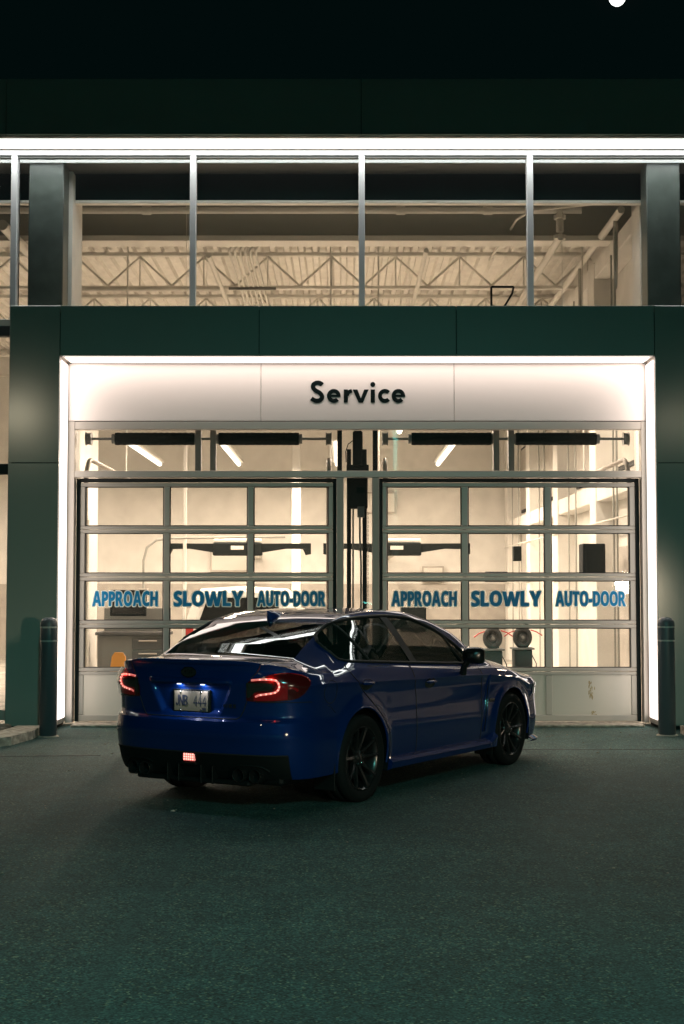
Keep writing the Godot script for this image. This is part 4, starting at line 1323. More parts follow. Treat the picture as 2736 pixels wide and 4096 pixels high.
# rear end: s 0 at the middle, 1 at the flank
func rear_at(s: float, y: float) -> Vector3:
	var b := flank(UC, minf(y, 0.985))
	var a: float = UC - L.rear.at(y)
	var w := 0.0
	var depth := 0.0
	if s <= 0.5:
		w = W0 * s / 0.5
		depth = pow(maxf(0.0, 1.0 - pow(w / b, NC)), 1.0 / NC)
	else:
		var t0 := asin(pow(W0 / b, NC / 2.0))
		var t := lerpf(t0, PI / 2, (s - 0.5) / 0.5)
		w = b * pow(sin(t), 2.0 / NC)
		depth = pow(maxf(0.0, cos(t)), 2.0 / NC)
	var u := UC - a * depth + 0.05 * pow(w / b, 2.0) * depth
	return V(u + plate_recess(w, y) * (1.0 if s < 0.5 else 0.0), y, w)


func plate_recess(w: float, y: float) -> float:
	var half := lerpf(0.255, 0.36, clampf((y - 0.665) / 0.2, 0, 1))
	var d := minf(half - absf(w), minf(y - 0.685, 0.905 - y) * 1.2)
	return 0.034 * smoothstep(0.0, 0.05, d)


func rear_top(s: float) -> float:
	return lerpf(1.056, 1.05, s / 0.5) if s < 0.5 else lerpf(1.05, 0.985, smoothstep(0.5, 0.93, s))


func front_at(s: float, y: float) -> Vector3:
	var b := flank(UF, minf(y, 0.775))
	var a: float = L.front.at(y) - UF
	var t := lerpf(0.02, PI / 2, s)
	return V(UF + a * pow(maxf(cos(t), 0.0), 2.0 / NF), y, b * pow(sin(t), 2.0 / NF) if s > 0.0 else 0.0)


func front_top(s: float) -> float:
	return lerpf(0.725, 0.775, smoothstep(0.1, 0.95, s))


func arch_low(u: float, low: float) -> float:
	for c in [0.0, 2.65]:
		var x: float = absf(u - c)
		if x < ARCH_R - 1e-4:
			return 0.33 + sqrt(ARCH_R * ARCH_R - x * x)
	return low


# a point of the band between the shoulder (a) and the roof edge (b)
func band(a: Vector3, b: Vector3, t: float) -> Vector3:
	var c := Vector3(lerpf(b.x, a.x, 0.26), lerpf(a.y, b.y, 0.93), lerpf(a.z, b.z, 0.8))
	return a * (1 - t) * (1 - t) + c * 2 * t * (1 - t) + b * t * t


func band_t(a: Vector3, b: Vector3, y: float) -> float:
	var lo := 0.0
	var hi := 1.0
	for i in 24:
		var m := (lo + hi) / 2
		if band(a, b, m).y < y:
			lo = m
		else:
			hi = m
	return (lo + hi) / 2


func rear_door_edge(y: float) -> float:
	return lerpf(-0.21, 0.40, smoothstep(0.0, 1.0, clampf((1.06 - y) / 0.62, 0, 1))) if y > 0.44 else 0.40


func paint_part(p: Vector3) -> String:
	var u := -p.z
	var y := p.y
	var w := absf(p.x)
	if u < -0.70 and w < 0.56 and y > 0.662 and w < lerpf(0.40, 0.56, clampf((y - 0.66) / 0.25, 0, 1)):
		return "trunk_lid"
	if u < -0.42 and y < 0.80 and (u < -0.78 or y < 0.66 + 0.2 * (u + 0.42) / -0.4):
		return "rear_bumper"
	if u < -0.58 and w < 0.575 and y > 1.0:
		return "trunk_lid"
	if u > 2.18 and w < 0.62 and y > 0.74:
		return "hood"
	if u > 3.02 and y < 0.70:
		return "front_bumper"
	if y > 1.25 and w < 0.57 and u > -0.02 and u < 1.4:
		return "roof"
	var side := "_r" if p.x > 0 else "_l"
	if y > 0.22 and y < 1.03 and w > 0.7:
		if u > 0.86 and u < 2.02:
			return "front_door" + side
		if u > rear_door_edge(y) and u <= 0.86 and Vector2(u, y - 0.33).length() > ARCH_R + 0.015:
			return "rear_door" + side
	return "body"


func mirror_quad(sk: CarHull, a: Vector3, b: Vector3, c: Vector3, d: Vector3, part: String) -> void:
	var f := Vector3(-1, 1, 1)
	var mid := (a + b + c + d) / 4
	var right := part
	var left := part
	if part == "":
		right = paint_part(mid)
		left = paint_part(mid * f)
	sk.quad(a, b, c, d, right)
	sk.quad(d * f, c * f, b * f, a * f, left)


func build_car() -> void:
	car_lines()
	var paint := mat("car_paint", lin(0.001, 0.0145, 0.082), 0.5, 0.2)
	paint.metallic_specular = 0.12
	paint.clearcoat_enabled = true
	paint.clearcoat = 1.0
	paint.clearcoat_roughness = 0.02
	mat("car_black", lin(0.003, 0.005, 0.005), 0.6).metallic_specular = 0.25
	mat("car_trim", lin(0.008, 0.010, 0.010), 0.55).metallic_specular = 0.3
	mat("car_seam", lin(0.001, 0.001, 0.002), 0.8)
	mat("tyre", lin(0.004, 0.006, 0.006), 0.8).metallic_specular = 0.25
	var rim := mat("rim", lin(0.004, 0.005, 0.005), 0.25, 0.2)
	rim.clearcoat_enabled = true
	rim.clearcoat = 0.4
	mat("chrome", lin(0.5, 0.5, 0.5), 0.12, 1.0)
	mat("disc", lin(0.06, 0.06, 0.06), 0.4, 0.9)
	mat("lamp_dark", lin(0.05, 0.003, 0.003), 0.15)
	mat("lamp_red", lin(0.30, 0.004, 0.006), 0.15)
	mat("lamp_smoke", lin(0.008, 0.016, 0.012), 0.2)
	glow("lamp_led", lin(1.0, 0.03, 0.03), 0.6)
	glow("lamp_dot", lin(1.0, 0.36, 0.28), 1.8)
	glow("plate_lamp", lin(0.72, 0.74, 1.0), 2.0)
	mat("plate", lin(0.15, 0.125, 0.085), 0.6)
	mat("plate_ink", lin(0.012, 0.016, 0.03), 0.6)
	mat("headlamp", lin(0.6, 0.62, 0.62), 0.1, 0.6)
	mat("cabin", lin(0.012, 0.012, 0.012), 0.8)
	pane("car_glass_rear", lin(0.003, 0.006, 0.005), 0.86)
	pane("car_glass_side", lin(0.003, 0.010, 0.008), 0.84)
	pane("car_glass_front", lin(0.01, 0.015, 0.013), 0.30)
	pane("lens_clear", lin(0.05, 0.01, 0.01), 0.12)

	var car := thing("parked_car", "dark blue sports sedan with lit red tail lamps, parked askew before the left door", "car", Vector3(-0.579, 0, -11.13), -deg_to_rad(31.25))
	var sk := CarHull.new()
	var NL := 56
	var NW := 64
	var NU := 12
	# ---- columns round one half of the car: rear end, flank, front end
	var rear_s := []
	for i in NW + 1:
		rear_s.append(0.5 * i / float(NW))
	for i in range(1, 25):
		rear_s.append(0.5 + 0.5 * i / 24.0)
	var us := []
	for part in [[-0.40, -ARCH_R, 2], [-ARCH_R, ARCH_R, 0], [ARCH_R, 2.65 - ARCH_R, 76], [2.65 - ARCH_R, 2.65 + ARCH_R, 0], [2.65 + ARCH_R, UF, 3]]:
		if part[2] == 0:
			var c: float = (part[0] + part[1]) / 2
			for k in 49:
				us.append([c - ARCH_R * cos(PI * k / 48.0), true])
		else:
			for k in part[2] + 1:
				us.append([lerpf(part[0], part[1], float(k) / part[2]), false])
	# the ends of an arch come twice: once with the sill below, once with the arch
	var column := func(kind: int, q) -> Array:
		var out := []
		var lo := 0.0
		var hi := 0.0
		var cr := 0.0
		if kind == 0:
			lo = lerpf(0.235, 0.25, q)
			hi = rear_top(q)
			cr = 0.93
		elif kind == 1:
			lo = 0.25 if q[0] < -0.3 or q[0] > 3.0 else 0.215
			if q[1]:
				lo = 0.33 + sqrt(maxf(0.0, ARCH_R * ARCH_R - pow(q[0] - (0.0 if q[0] < 1.0 else 2.65), 2.0)))
			hi = L.top.at(q[0])
			cr = L.crease.at(q[0])
		else:
			lo = 0.2
			hi = front_top(q)
			cr = lerpf(0.64, 0.70, q)
		if kind == 0:
			cr = minf(lerpf(0.93, 0.905, smoothstep(0.5, 1.0, q)), hi - 0.02)
		for j in NL + 1:
			var y := lerpf(lo, cr, float(j) / NL)
			out.append(rear_at(q, y) if kind == 0 else (V(q[0], y, flank(q[0], y)) if kind == 1 else front_at(q, y)))
		for j in range(1, NU + 1):
			var y := lerpf(cr, hi, float(j) / NU)
			out.append(rear_at(q, y) if kind == 0 else (V(q[0], y, flank(q[0], y)) if kind == 1 else front_at(q, y)))
		return out
	var cols := []
	for s in rear_s:
		cols.append(column.call(0, s))
	# weld the seam: last rear column equals the first flank column
	var first_flank := cols.size() - 1
	cols.pop_back()
	for q in us:
		cols.append(column.call(1, q))
	var last_flank := cols.size() - 1
	var front_s := []
	for i in range(1, 29):
		front_s.append(1.0 - i / 28.0)
	for s in front_s:
		cols.append(column.call(2, s))
	var rows := NL + NU
	for i in cols.size() - 1:
		for j in rows:
			var part := ""
			if i < first_flank and j < 14 and i < NW + 8:
				part = "diffuser"
			if i >= first_flank and i < last_flank:
				var k := i - first_flank
				if absf(us[k][0] - us[k + 1][0]) < 1e-6:
					continue
			mirror_quad(sk, cols[i][j], cols[i][j + 1], cols[i + 1][j + 1], cols[i + 1][j], part)
	# ---- upper skin: deck, pillars, roof, bonnet, one section per column from the rear corner on
	var NB := 12
	var NI := NW
	
	var secs := []
	for i in range(NW, cols.size()):
		var a: Vector3 = cols[i][rows]
		var u := -a.z
		var bw: float = minf(L.b_w.at(u), a.x)
		if i <= NW + 2:
			bw = lerpf(a.x, bw, (i - NW) / 3.0)
		var by: float = maxf(L.b_y.at(u), a.y) if i > NW + 2 else lerpf(a.y, L.b_y.at(u), (i - NW) / 3.0)
		var cy: float = L.c_y.at(u) if i > NW + 2 else lerpf(1.056, L.c_y.at(u), (i - NW) / 3.0)
		if i > last_flank:
			# front corner: flatten towards the nose
			var f := smoothstep(0.0, 1.0, float(i - last_flank) / (cols.size() - 1 - last_flank))
			bw = minf(bw, a.x)
			by = maxf(lerpf(by, a.y, f), a.y)
			cy = maxf(lerpf(cy, 0.735, f), a.y)
		var b := V(u, by, bw)
		var row := []
		var ts := []
		if u > -0.27 and u < 1.98 and i <= last_flank:
			var tb := band_t(a, b, L.dlo_lo.at(u))
			var tt := maxf(band_t(a, b, minf(L.dlo_hi.at(u), by - 0.004)), tb)
			ts = [0.0, tb * 0.5, tb]
			for k in range(1, 8):
				ts.append(lerpf(tb, tt, k / 7.0))
			ts += [lerpf(tt, 1.0, 0.4), lerpf(tt, 1.0, 0.75), 1.0]
		else:
			for k in NB + 1:
				ts.append(float(k) / NB)
		for t in ts:
			row.append(band(a, b, t))
		for k in range(1, NI + 1):
			var f := 1.0 - float(k) / NI
			var w := bw * f
			var y := lerpf(cy, by, f * f)
			# sections bow towards the ends of the car
			var bow := 0.0
			if i <= NW + 24:
				bow = 0.0 if i == NW else 0.035 * (1 - f * f) * clampf((0.2 - u) / 0.5, 0, 1) * (1.0 if i > NW + 4 else 0.4 + 0.15 * (i - NW))
			elif u < 0.3:
				bow = 0.035 * (1 - f * f) * clampf((0.2 - u) / 0.5, 0, 1)
			elif u > 1.3:
				bow = -0.10 * (1 - f * f) * clampf((u - 1.3) / 0.7, 0, 1) * (1.0 if u < 2.6 else clampf((3.6 - u), 0, 1))
			if i == NW:
				row.append(cols[NW - k][rows])
			else:
				row.append(Vector3(w, y, -u + bow))
		secs.append([u, row, i])
	for n in secs.size() - 1:
		var r0: Array = secs[n][1]
		var r1: Array = secs[n + 1][1]
		var um: float = (secs[n][0] + secs[n + 1][0]) / 2
		if absf(secs[n][0] - secs[n + 1][0]) < 1e-6:
			continue
		for k in r0.size() - 1:
			var part := ""
			if k >= 2 and k < 9 and um > -0.268 and um < 1.978 and secs[n][2] < last_flank:
				part = "window"
			elif k >= NB and um > -0.545 and um < -0.015:
				part = "rear_window"
			elif k >= NB and um > 1.42 and um < 2.12:
				part = "windshield"
			mirror_quad(sk, r0[k], r0[k + 1], r1[k + 1], r1[k], part)
	var made := sk.meshes()
	var parts := {}
	for part in made:
		var nm: String = part
		var mt: Material = paint
		match part:
			"window": mt = M.car_glass_side
			"rear_window": mt = M.car_glass_rear
			"windshield": mt = M.car_glass_front
			"diffuser": mt = M.car_black
		if nm.ends_with("_r") or nm.ends_with("_l"):
			nm = nm.substr(0, nm.length() - 2)
		if nm == "window":
			nm = "side_window"
		parts[part] = put(nm, made[part], mt, car)

	car_details(car, parts)
	car_wheels(car)
	car_cabin(car)


# a dark line lying on the skin (a shut line between two panels)
func seam(parent: Node, pts: Array, r := 0.0045, both := true) -> void:
	put("shut_line", tube(pts, r, 6), M.car_seam, parent)
	if both:
		var q := []
		for p in pts:
			q.append(p * Vector3(-1, 1, 1))
		put("shut_line", tube(q, r, 6), M.car_seam, parent)


func flank_v(u: float, y: float, off := 0.0) -> Vector3:
	return V(u, y, flank(u, y) + off)


# a point of the skin of the rear end, lifted off it
func rear_v(s: float, y: float, off := 0.0) -> Vector3:
	var p := rear_at(s, y)
	var a := rear_at(minf(s + 0.01, 1.0), y) - rear_at(maxf(s - 0.01, 0.0), y)
	var b := rear_at(s, y + 0.01) - rear_at(s, y - 0.01)
	var n := b.cross(a).normalized()
	if n.dot(Vector3(p.x * 0.6, 0, 1)) < 0:
		n = -n
	return p + n * off


# sheet over the rear end between two heights for each column
func rear_sheet(cols: Array, off: float, mirrored: bool, rows := 6) -> ArrayMesh:
	var st := new_st()
	st.set_smooth_group(4)
	var grid := []
	for c in cols:
		var col := []
		for j in rows + 1:
			var p := rear_v(c[0], lerpf(c[1], c[2], float(j) / rows), off)
			col.append(p * Vector3(-1, 1, 1) if mirrored else p)
		grid.append(col)
	for i in grid.size() - 1:
		for j in rows:
			if mirrored:
				quad(st, grid[i + 1][j], grid[i + 1][j + 1], grid[i][j + 1], grid[i][j])
			else:
				quad(st, grid[i][j], grid[i][j + 1], grid[i + 1][j + 1], grid[i + 1][j])
	return done(st)


func s_of_w(w: float) -> float:
	return 0.5 * w / W0


# a raised strip along a line on the rear end given as (s, y)
func rear_strip(line: Array, r: float, off: float, mirrored: bool) -> ArrayMesh:
	var pts := []
	for q in line:
		var p := rear_v(q[0], q[1], off)
		pts.append(p * Vector3(-1, 1, 1) if mirrored else p)
	return tube(pts, r, 8)


func car_details(car: Node3D, parts: Dictionary) -> void:
	# ---- tail lamps
	for side in [false, true]:
		var lamp := node("tail_lamp", car)
		# outline: inner edge at w .49, outer end wraps to the flank
		var hi := Line1.new([[0.385, 0.862], [0.40, 0.93], [0.47, 0.958], [0.56, 0.985], [0.7, 0.99], [0.80, 0.975], [0.86, 0.945]])
		var lo := Line1.new([[0.385, 0.795], [0.46, 0.79], [0.6, 0.795], [0.72, 0.81], [0.8, 0.845], [0.86, 0.925]])
		var full := []
		for i in 34:
			var s := lerpf(0.385, 0.86, i / 33.0)
			full.append([s, lo.at(s), hi.at(s)])
		put("housing", rear_sheet(full, 0.003, side, 10), M.lamp_dark, lamp)
		# red lens below and round the light band
		var red := []
		for i in 16:
			var s := lerpf(0.43, 0.655, i / 15.0)
			red.append([s, lo.at(s) + 0.008, lerpf(0.855, 0.93, clampf((s - 0.54) / 0.05, 0, 1))])
		put("red_lens", rear_sheet(red, 0.0045, side), M.lamp_red, lamp)
		var smoke := []
		for i in 10:
			var s := lerpf(0.39, 0.545, i / 9.0)
			smoke.append([s, lerpf(0.815, 0.868, clampf((s - 0.40) / 0.05, 0, 1)), 0.922])
		put("smoked_lens", rear_sheet(smoke, 0.006, side), M.lamp_smoke, lamp)
		var line := []
		for q in [[0.42, 0.940], [0.46, 0.945], [0.50, 0.947], [0.54, 0.946], [0.572, 0.940], [0.588, 0.922], [0.592, 0.90], [0.586, 0.878], [0.57, 0.862], [0.54, 0.852], [0.50, 0.845], [0.46, 0.838], [0.44, 0.826]]:
			line.append(q)
		put("light_band", rear_strip(line, 0.0078, 0.004, side), M.lamp_led, lamp)
		for q in [[0.47, 0.945], [0.505, 0.947], [0.54, 0.945], [0.571, 0.939], [0.588, 0.918], [0.591, 0.897], [0.583, 0.875], [0.562, 0.858], [0.533, 0.851], [0.503, 0.846], [0.473, 0.84]]:
			var p := rear_v(q[0], q[1], 0.011)
			if side:
				p.x = -p.x
			put("led_light", lathe([Vector2(0, -0.007), Vector2(0.005, -0.005), Vector2(0.007, 0.0), Vector2(0.005, 0.005), Vector2(0, 0.007)], 10), M.lamp_dot, lamp, p)
		# side reflector glimmer
		put("side_marker", rear_strip([[0.66, 0.885], [0.69, 0.89], [0.72, 0.882], [0.74, 0.868]], 0.011, 0.0, side), M.lamp_red, lamp)
		put("top_edge", rear_strip([[0.56, 0.982], [0.64, 0.987], [0.72, 0.985], [0.80, 0.972], [0.845, 0.952], [0.855, 0.93]], 0.006, 0.001, side), M.lamp_red, lamp)
		var cover := []
		for c in full:
			cover.append([c[0], c[1] + 0.002, c[2] - 0.002])
		put("lens_cover", rear_sheet(cover, 0.022, side, 8), M.lens_clear, lamp)
		var l := OmniLight3D.new()
		l.name = "light"
		lamp.add_child(l, true)
		var lp := rear_v(0.54, 0.945, 0.011)
		l.position = lp * Vector3(-1, 1, 1) if side else lp
		l.light_color = lin(1.0, 0.05, 0.04)
		l.light_energy = 0.012
		l.light_size = 0.01
		l.omni_range = 20.0
		l.shadow_enabled = true
	# ---- trunk: spoiler lip, garnish, badge, plate
	var trunk: Node = parts["trunk_lid"]
	var st := new_st()
	st.set_smooth_group(5)
	var sect := []
	for i in 41:
		var w := lerpf(-0.575, 0.575, i / 40.0)
		var e := pow(absf(w) / 0.575, 6.0)
		var p := rear_at(s_of_w(absf(w)), 1.045)
		var z := p.z
		var h := lerpf(1.078, 1.058, e)
		sect.append([Vector3(w, 1.036, z - 0.004), Vector3(w, 1.05, z + 0.012 * (1 - e)), Vector3(w, h - 0.008, z + 0.020 * (1 - e)), Vector3(w, h, z + 0.012 * (1 - e)), Vector3(w, h - 0.004, z - 0.06), Vector3(w, 1.058, z - 0.16)])
	for i in 40:
		for k in 5:
			quad(st, sect[i][k], sect[i][k + 1], sect[i + 1][k + 1], sect[i + 1][k])
	put("spoiler_lip", done(st), M.car_paint, trunk)
	st = new_st()
	st.set_smooth_group(6)
	sect = []
	for i in 33:
		var w := lerpf(-0.37, 0.37, i / 32.0)
		var z := rear_at(s_of_w(absf(w)), 0.93).z
		var e := pow(absf(w) / 0.37, 8.0)
		sect.append([Vector3(w, 0.945, z - 0.005), Vector3(w, 0.942, z + 0.016 * (1 - e)), Vector3(w, 0.925, z + 0.026 * (1 - e)), Vector3(w, 0.908, z + 0.024 * (1 - e)), Vector3(w, 0.899, z - 0.03)])
	for i in 32:
		for k in 4:
			quad(st, sect[i][k], sect[i][k + 1], sect[i + 1][k + 1], sect[i + 1][k])
	put("garnish", done(st), M.car_paint, trunk)
	# oval badge
	var bz := rear_at(0.0, 0.985).z
	st = new_st()
	var oval := PackedVector2Array(arc(Vector2(0, 0.985), 0.064, 0.036, 0, 350, 35))
	add_prism(st, oval, bz - 0.01, bz + 0.008)
	var badge := put("badge", done(st), M.car_trim, trunk)
	put("badge_rim", tube_loop(arc(Vector2(0, 0.985), 0.064, 0.036, 0, 360, 36), bz + 0.008, 0.004), M.black_gloss, badge)
	for q in [[-0.03, 0.99, 0.011], [-0.006, 1.0, 0.005], [0.012, 0.992, 0.006], [0.03, 0.997, 0.005], [0.006, 0.978, 0.005], [0.026, 0.98, 0.006]]:
		star(badge, Vector3(q[0], q[1], bz + 0.008), q[2])
	# letters at the lower right of the lid
	st = new_st()
	var wz := rear_at(s_of_w(0.36), 0.755).z + 0.0
	put("badge_lettering", word_on_trunk("WRX", 0.285, 0.40, 0.742, 0.768, wz), M.car_trim, trunk)
	# number plate with its frame, lit by two small lamps
	var pz := rear_at(0.0, 0.78).z
	var pl := node("number_plate", car)
	slab("plate_frame", Vector3(-0.168, 0.69, pz - 0.004), Vector3(0.168, 0.86, pz + 0.020), M.car_black, pl, 0.006)
	slab("plate_sheet", Vector3(-0.150, 0.706, pz + 0.0195), Vector3(0.150, 0.848, pz + 0.0225), M.plate, pl, 0.001)
	put("plate_number", word("JNB", -0.136, -0.03, 0.742, 0.818, 0.16, pz + 0.023, pz + 0.0236), M.plate_ink, pl)
	put("plate_number", word("444", 0.022, 0.138, 0.742, 0.818, 0.16, pz + 0.023, pz + 0.0236), M.plate_ink, pl)
	slab("plate_sticker", Vector3(0.10, 0.712, pz + 0.0232), Vector3(0.135, 0.732, pz + 0.0237), M.plate_ink, pl, 0.0)
	for x in [-0.092, 0.092]:
		for y in [0.842, 0.713]:
			put("bolt", lathe([Vector2(0, 0.006), Vector2(0.006, 0.005), Vector2(0.008, 0.0), Vector2(0.0, -0.002)], 12, Basis(Vector3.RIGHT, Vector3.BACK, Vector3.DOWN)), M.chrome, pl, Vector3(x, y, pz + 0.0245))
	var gz := rear_at(0.0, 0.93).z
	for x in [-0.085, 0.125]:
		var lamp := put("plate_light", box(Vector3(0.035, 0.006, 0.014), 0.002), M.plate_lamp, car, Vector3(x, 0.8985, gz + 0.006))
		area(car, Vector3(x, 0.893, gz + 0.006), Vector3(0, -1, -0.5).normalized(), Vector2(0.035, 0.014), lin(0.78, 0.80, 1.0), 115.0)
		lamp.rotation.x = 0.0
	# ---- bumper: lamp with LED dots, exhausts, diffuser fins
	var dz := rear_at(0.0, 0.37).z
	var fog := node("fog_lamp", car)
	slab("lens", Vector3(-0.052, 0.352, dz - 0.01), Vector3(0.052, 0.41, dz + 0.014), M.lamp_led, fog, 0.006)
	for i in 5:
		for j in 3:
			put("led_light", lathe([Vector2(0, 0.004), Vector2(0.006, 0.001), Vector2(0.006, -0.002), Vector2(0, -0.002)], 8, Basis(Vector3.RIGHT, Vector3.BACK, Vector3.DOWN)), M.lamp_dot, fog, Vector3(-0.038 + i * 0.019, 0.363 + j * 0.018, dz + 0.015))
	slab("lamp_shroud", Vector3(-0.075, 0.325, dz - 0.02), Vector3(0.075, 0.345, dz + 0.02), M.car_black, fog, 0.006)
	for x in [-0.20, -0.10, 0.10, 0.20]:
		slab("diffuser_fin", Vector3(x - 0.006, 0.2, dz - 0.14), Vector3(x + 0.006, 0.33, dz + 0.004), M.car_black, car, 0.004)
	slab("diffuser_lip", Vector3(-0.5, 0.20, dz - 0.2), Vector3(0.5, 0.232, dz - 0.02), M.car_black, car, 0.01)
	for s in [-1.0, 1.0]:
		for w in [0.42, 0.545]:
			var tp := node("exhaust_tip", car)
			var ez: float = rear_at(s_of_w(w), 0.30).z
			put("pipe", lathe([Vector2(0.044, -0.28), Vector2(0.049, -0.04), Vector2(0.050, 0.045), Vector2(0.047, 0.05), Vector2(0.043, 0.045), Vector2(0.041, -0.1), Vector2(0.0, -0.1)], 24, Basis(Vector3.RIGHT, Vector3.BACK, Vector3.DOWN)), M.black_gloss, tp, Vector3(s * w, 0.272, ez - 0.01))
		# brow over each pair of pipes
		var br := []
		for i in 13:
			var w := lerpf(0.345, 0.635, i / 12.0)
			var y := 0.345 - 0.03 * pow(absf(w - 0.48) / 0.145, 4.0)
			var p := rear_v(s_of_w(w), y, 0.006)
			br.append(p * Vector3(s, 1, 1))
		put("exhaust_brow", tube(br, 0.008, 8), M.car_black, car)
	# edge between paint and black plastic
	var ed := []
	for i in 27:
		ed.append(rear_v(lerpf(0.0, 0.66, i / 26.0), 0.4175, 0.002))
	seam(car, ed, 0.006)
	# ---- shut lines
	var ln := []
	for i in 21:
		ln.append(rear_v(s_of_w(lerpf(0.0, 0.40, i / 20.0)), 0.664, 0.0))
	seam(trunk, ln, 0.005)
	ln = []
	for q in [[0.40, 0.664], [0.425, 0.68], [0.45, 0.72], [0.475, 0.78], [0.482, 0.80]]:
		ln.append(rear_v(s_of_w(q[0]), q[1], 0.0))
	seam(trunk, ln, 0.004)
	ln = []
	for q in [[0.52, 0.955], [0.55, 0.99], [0.575, 1.03], [0.58, 1.045]]:
		ln.append(rear_v(s_of_w(q[0]), q[1], 0.0))
	seam(trunk, ln, 0.004)
	ln = []
	for i in 14:
		ln.append(rear_v(lerpf(0.44, 0.86, i / 13.0), lerpf(0.788, 0.785, i / 13.0), 0.0005))
	ln.append(flank_v(-0.46, 0.74))
	ln.append(flank_v(-0.39, 0.69))
	seam(car, ln, 0.003)
	ln = []
	for i in 24:
		var y := lerpf(1.03, 0.24, i / 23.0)
		ln.append(flank_v(rear_door_edge(y) if y > 0.3 else 0.41, y))
	seam(car, ln)
	ln = []
	for i in 24:
		var y := lerpf(0.985, 0.24, i / 23.0)
		ln.append(flank_v(0.86 + 0.05 * smoothstep(0.9, 0.7, y) - 0.05, y))
	seam(car, ln)
	ln = []
	for i in 24:
		var y := lerpf(0.905, 0.26, i / 23.0)
		ln.append(flank_v(2.03 + 0.03 * sin((y - 0.3) * 5.0) * 0.5, y))
	seam(car, ln)
	# fuel flap
	ln = []
	for i in 25:
		var a := TAU * i / 24.0
		ln.append(flank_v(-0.46 + cos(a) * 0.085, 0.842 + sin(a) * 0.082))
	put("fuel_flap_seam", tube(ln, 0.003, 6), M.car_seam, car)
	# ---- sills with an angular upper face
	for s in [-1.0, 1.0]:
		st = new_st()
		var sc := []
		for i in 31:
			var u := lerpf(0.40, 2.26, i / 30.0)
			var up := 0.285 - 0.012 * (i / 30.0) + (0.05 * smoothstep(0.93, 1.0, i / 30.0))
			var o := 0.006 + 0.02 * (i / 30.0)
			sc.append([V(u, up + 0.012, flank(u, up + 0.012) - 0.01), V(u, up - 0.008, 0.862 + o), V(u, up - 0.03, 0.884 + o), V(u, 0.205, 0.872 + o), V(u, 0.188, 0.84), V(u, 0.19, 0.7)])
		for i in 30:
			for k in 5:
				var q := [sc[i][k], sc[i][k + 1], sc[i + 1][k + 1], sc[i + 1][k]]
				for n in 4:
					q[n].x *= s
				if s > 0:
					quad(st, q[3], q[2], q[1], q[0])
				else:
					quad(st, q[0], q[1], q[2], q[3])
		for e in [0, 30]:
			for k in range(1, 5):
				for p in [sc[e][0], sc[e][k], sc[e][k + 1]]:
					st.add_vertex(p * Vector3(s, 1, 1))
		put("sill_skirt", done(st), M.car_paint, car)
		# vent behind the front wheel
		st = new_st()
		var vt := []
		for i in 15:
			var y := lerpf(0.345, 0.835, i / 14.0)
			var uc := lerpf(2.085, 2.185, i / 14.0)
			var hw := 0.022 if i < 12 else 0.022 * (1.0 - (i - 11) / 4.5)
			vt.append([flank_v(uc - hw, y, 0.001), flank_v(uc + hw, y, 0.001)])
		st.set_smooth_group(2)
		for i in 14:
			var q := [vt[i][0], vt[i + 1][0], vt[i + 1][1], vt[i][1]]
			for n in 4:
				q[n].x = (q[n].x + 0.0008) * s
			if s > 0:
				quad(st, q[0], q[1], q[2], q[3])
			else:
				quad(st, q[3], q[2], q[1], q[0])
		var vent := put("fender_vent", done(st), M.car_black, car)
		for e in 2:
			var rim_pts := []
			for i in 15:
				var p: Vector3 = vt[i][e]
				rim_pts.append(Vector3((p.x + 0.003) * s, p.y, p.z))
			put("vent_edge", tube(rim_pts, 0.005, 8), M.car_paint, vent)
		slab("vent_badge", Vector3(s * 0.884 - 0.008, 0.60, -2.24), Vector3(s * 0.884 + 0.008, 0.626, -2.15), M.disc, vent, 0.003)
		# arch lips
		for c in [0.0, 2.65]:
			var lip := []
			for i in 33:
				var a := lerpf(-0.20, PI + 0.20, i / 32.0)
				var u := clampf(c + cos(a) * ARCH_R, c - ARCH_R, c + ARCH_R)
				var y := 0.33 + sin(a) * ARCH_R
				lip.append(V(u, y, (flank(u, y) - 0.006) * s))
			put("arch_lip", tube(lip, 0.009, 8), M.car_paint, car)
			st = new_st()
			for i in 24:
				var a0 := lerpf(-0.35, PI + 0.35, i / 24.0)
				var a1 := lerpf(-0.35, PI + 0.35, (i + 1) / 24.0)
				var q0 := V(c + cos(a0) * 0.392, 0.33 + sin(a0) * 0.392, 0.862 * s)
				var q1 := V(c + cos(a1) * 0.392, 0.33 + sin(a1) * 0.392, 0.862 * s)
				var q2 := Vector3(0.45 * s, q1.y, q1.z)
				var q3 := Vector3(0.45 * s, q0.y, q0.z)
				quad(st, q0, q1, q2, q3)
				for p in [V(c, 0.33, 0.45 * s), q3, q2]:
					st.add_vertex(p)
			put("wheel_liner", done(st), M.car_black, car)
		# mud flaps behind the rear wheels
		slab("mud_flap", V(-0.40, 0.13, s * 0.69), V(-0.412, 0.36, s * 0.865), M.car_black, car, 0.004)
		slab("mud_flap", V(2.245, 0.13, s * 0.69), V(2.233, 0.30, s * 0.865), M.car_black, car, 0.004)
		# ---- door handles
		for h in [[0.03, 0.872, "rear_door"], [1.085, 0.826, "front_door"]]:
			var door: Node = parts[h[2] + ("_r" if s > 0 else "_l")]
			var cup := new_st()
			var ring := []
			for i in 25:
				var a := TAU * i / 24.0
				var p := flank_v(h[0] + cos(a) * 0.092, h[1] - 0.004 + sin(a) * 0.042, 0.0015)
				ring.append(p * Vector3(s, 1, 1))
			var mid := flank_v(h[0], h[1] - 0.004, 0.0015) * Vector3(s, 1, 1)
			for i in 24:
				for p in ([mid, ring[i], ring[i + 1]] if s < 0 else [mid, ring[i + 1], ring[i]]):
					cup.add_vertex(p)
			put("handle_cup", done(cup), M.black_gloss, door)
			var hp := []
			var hr := []
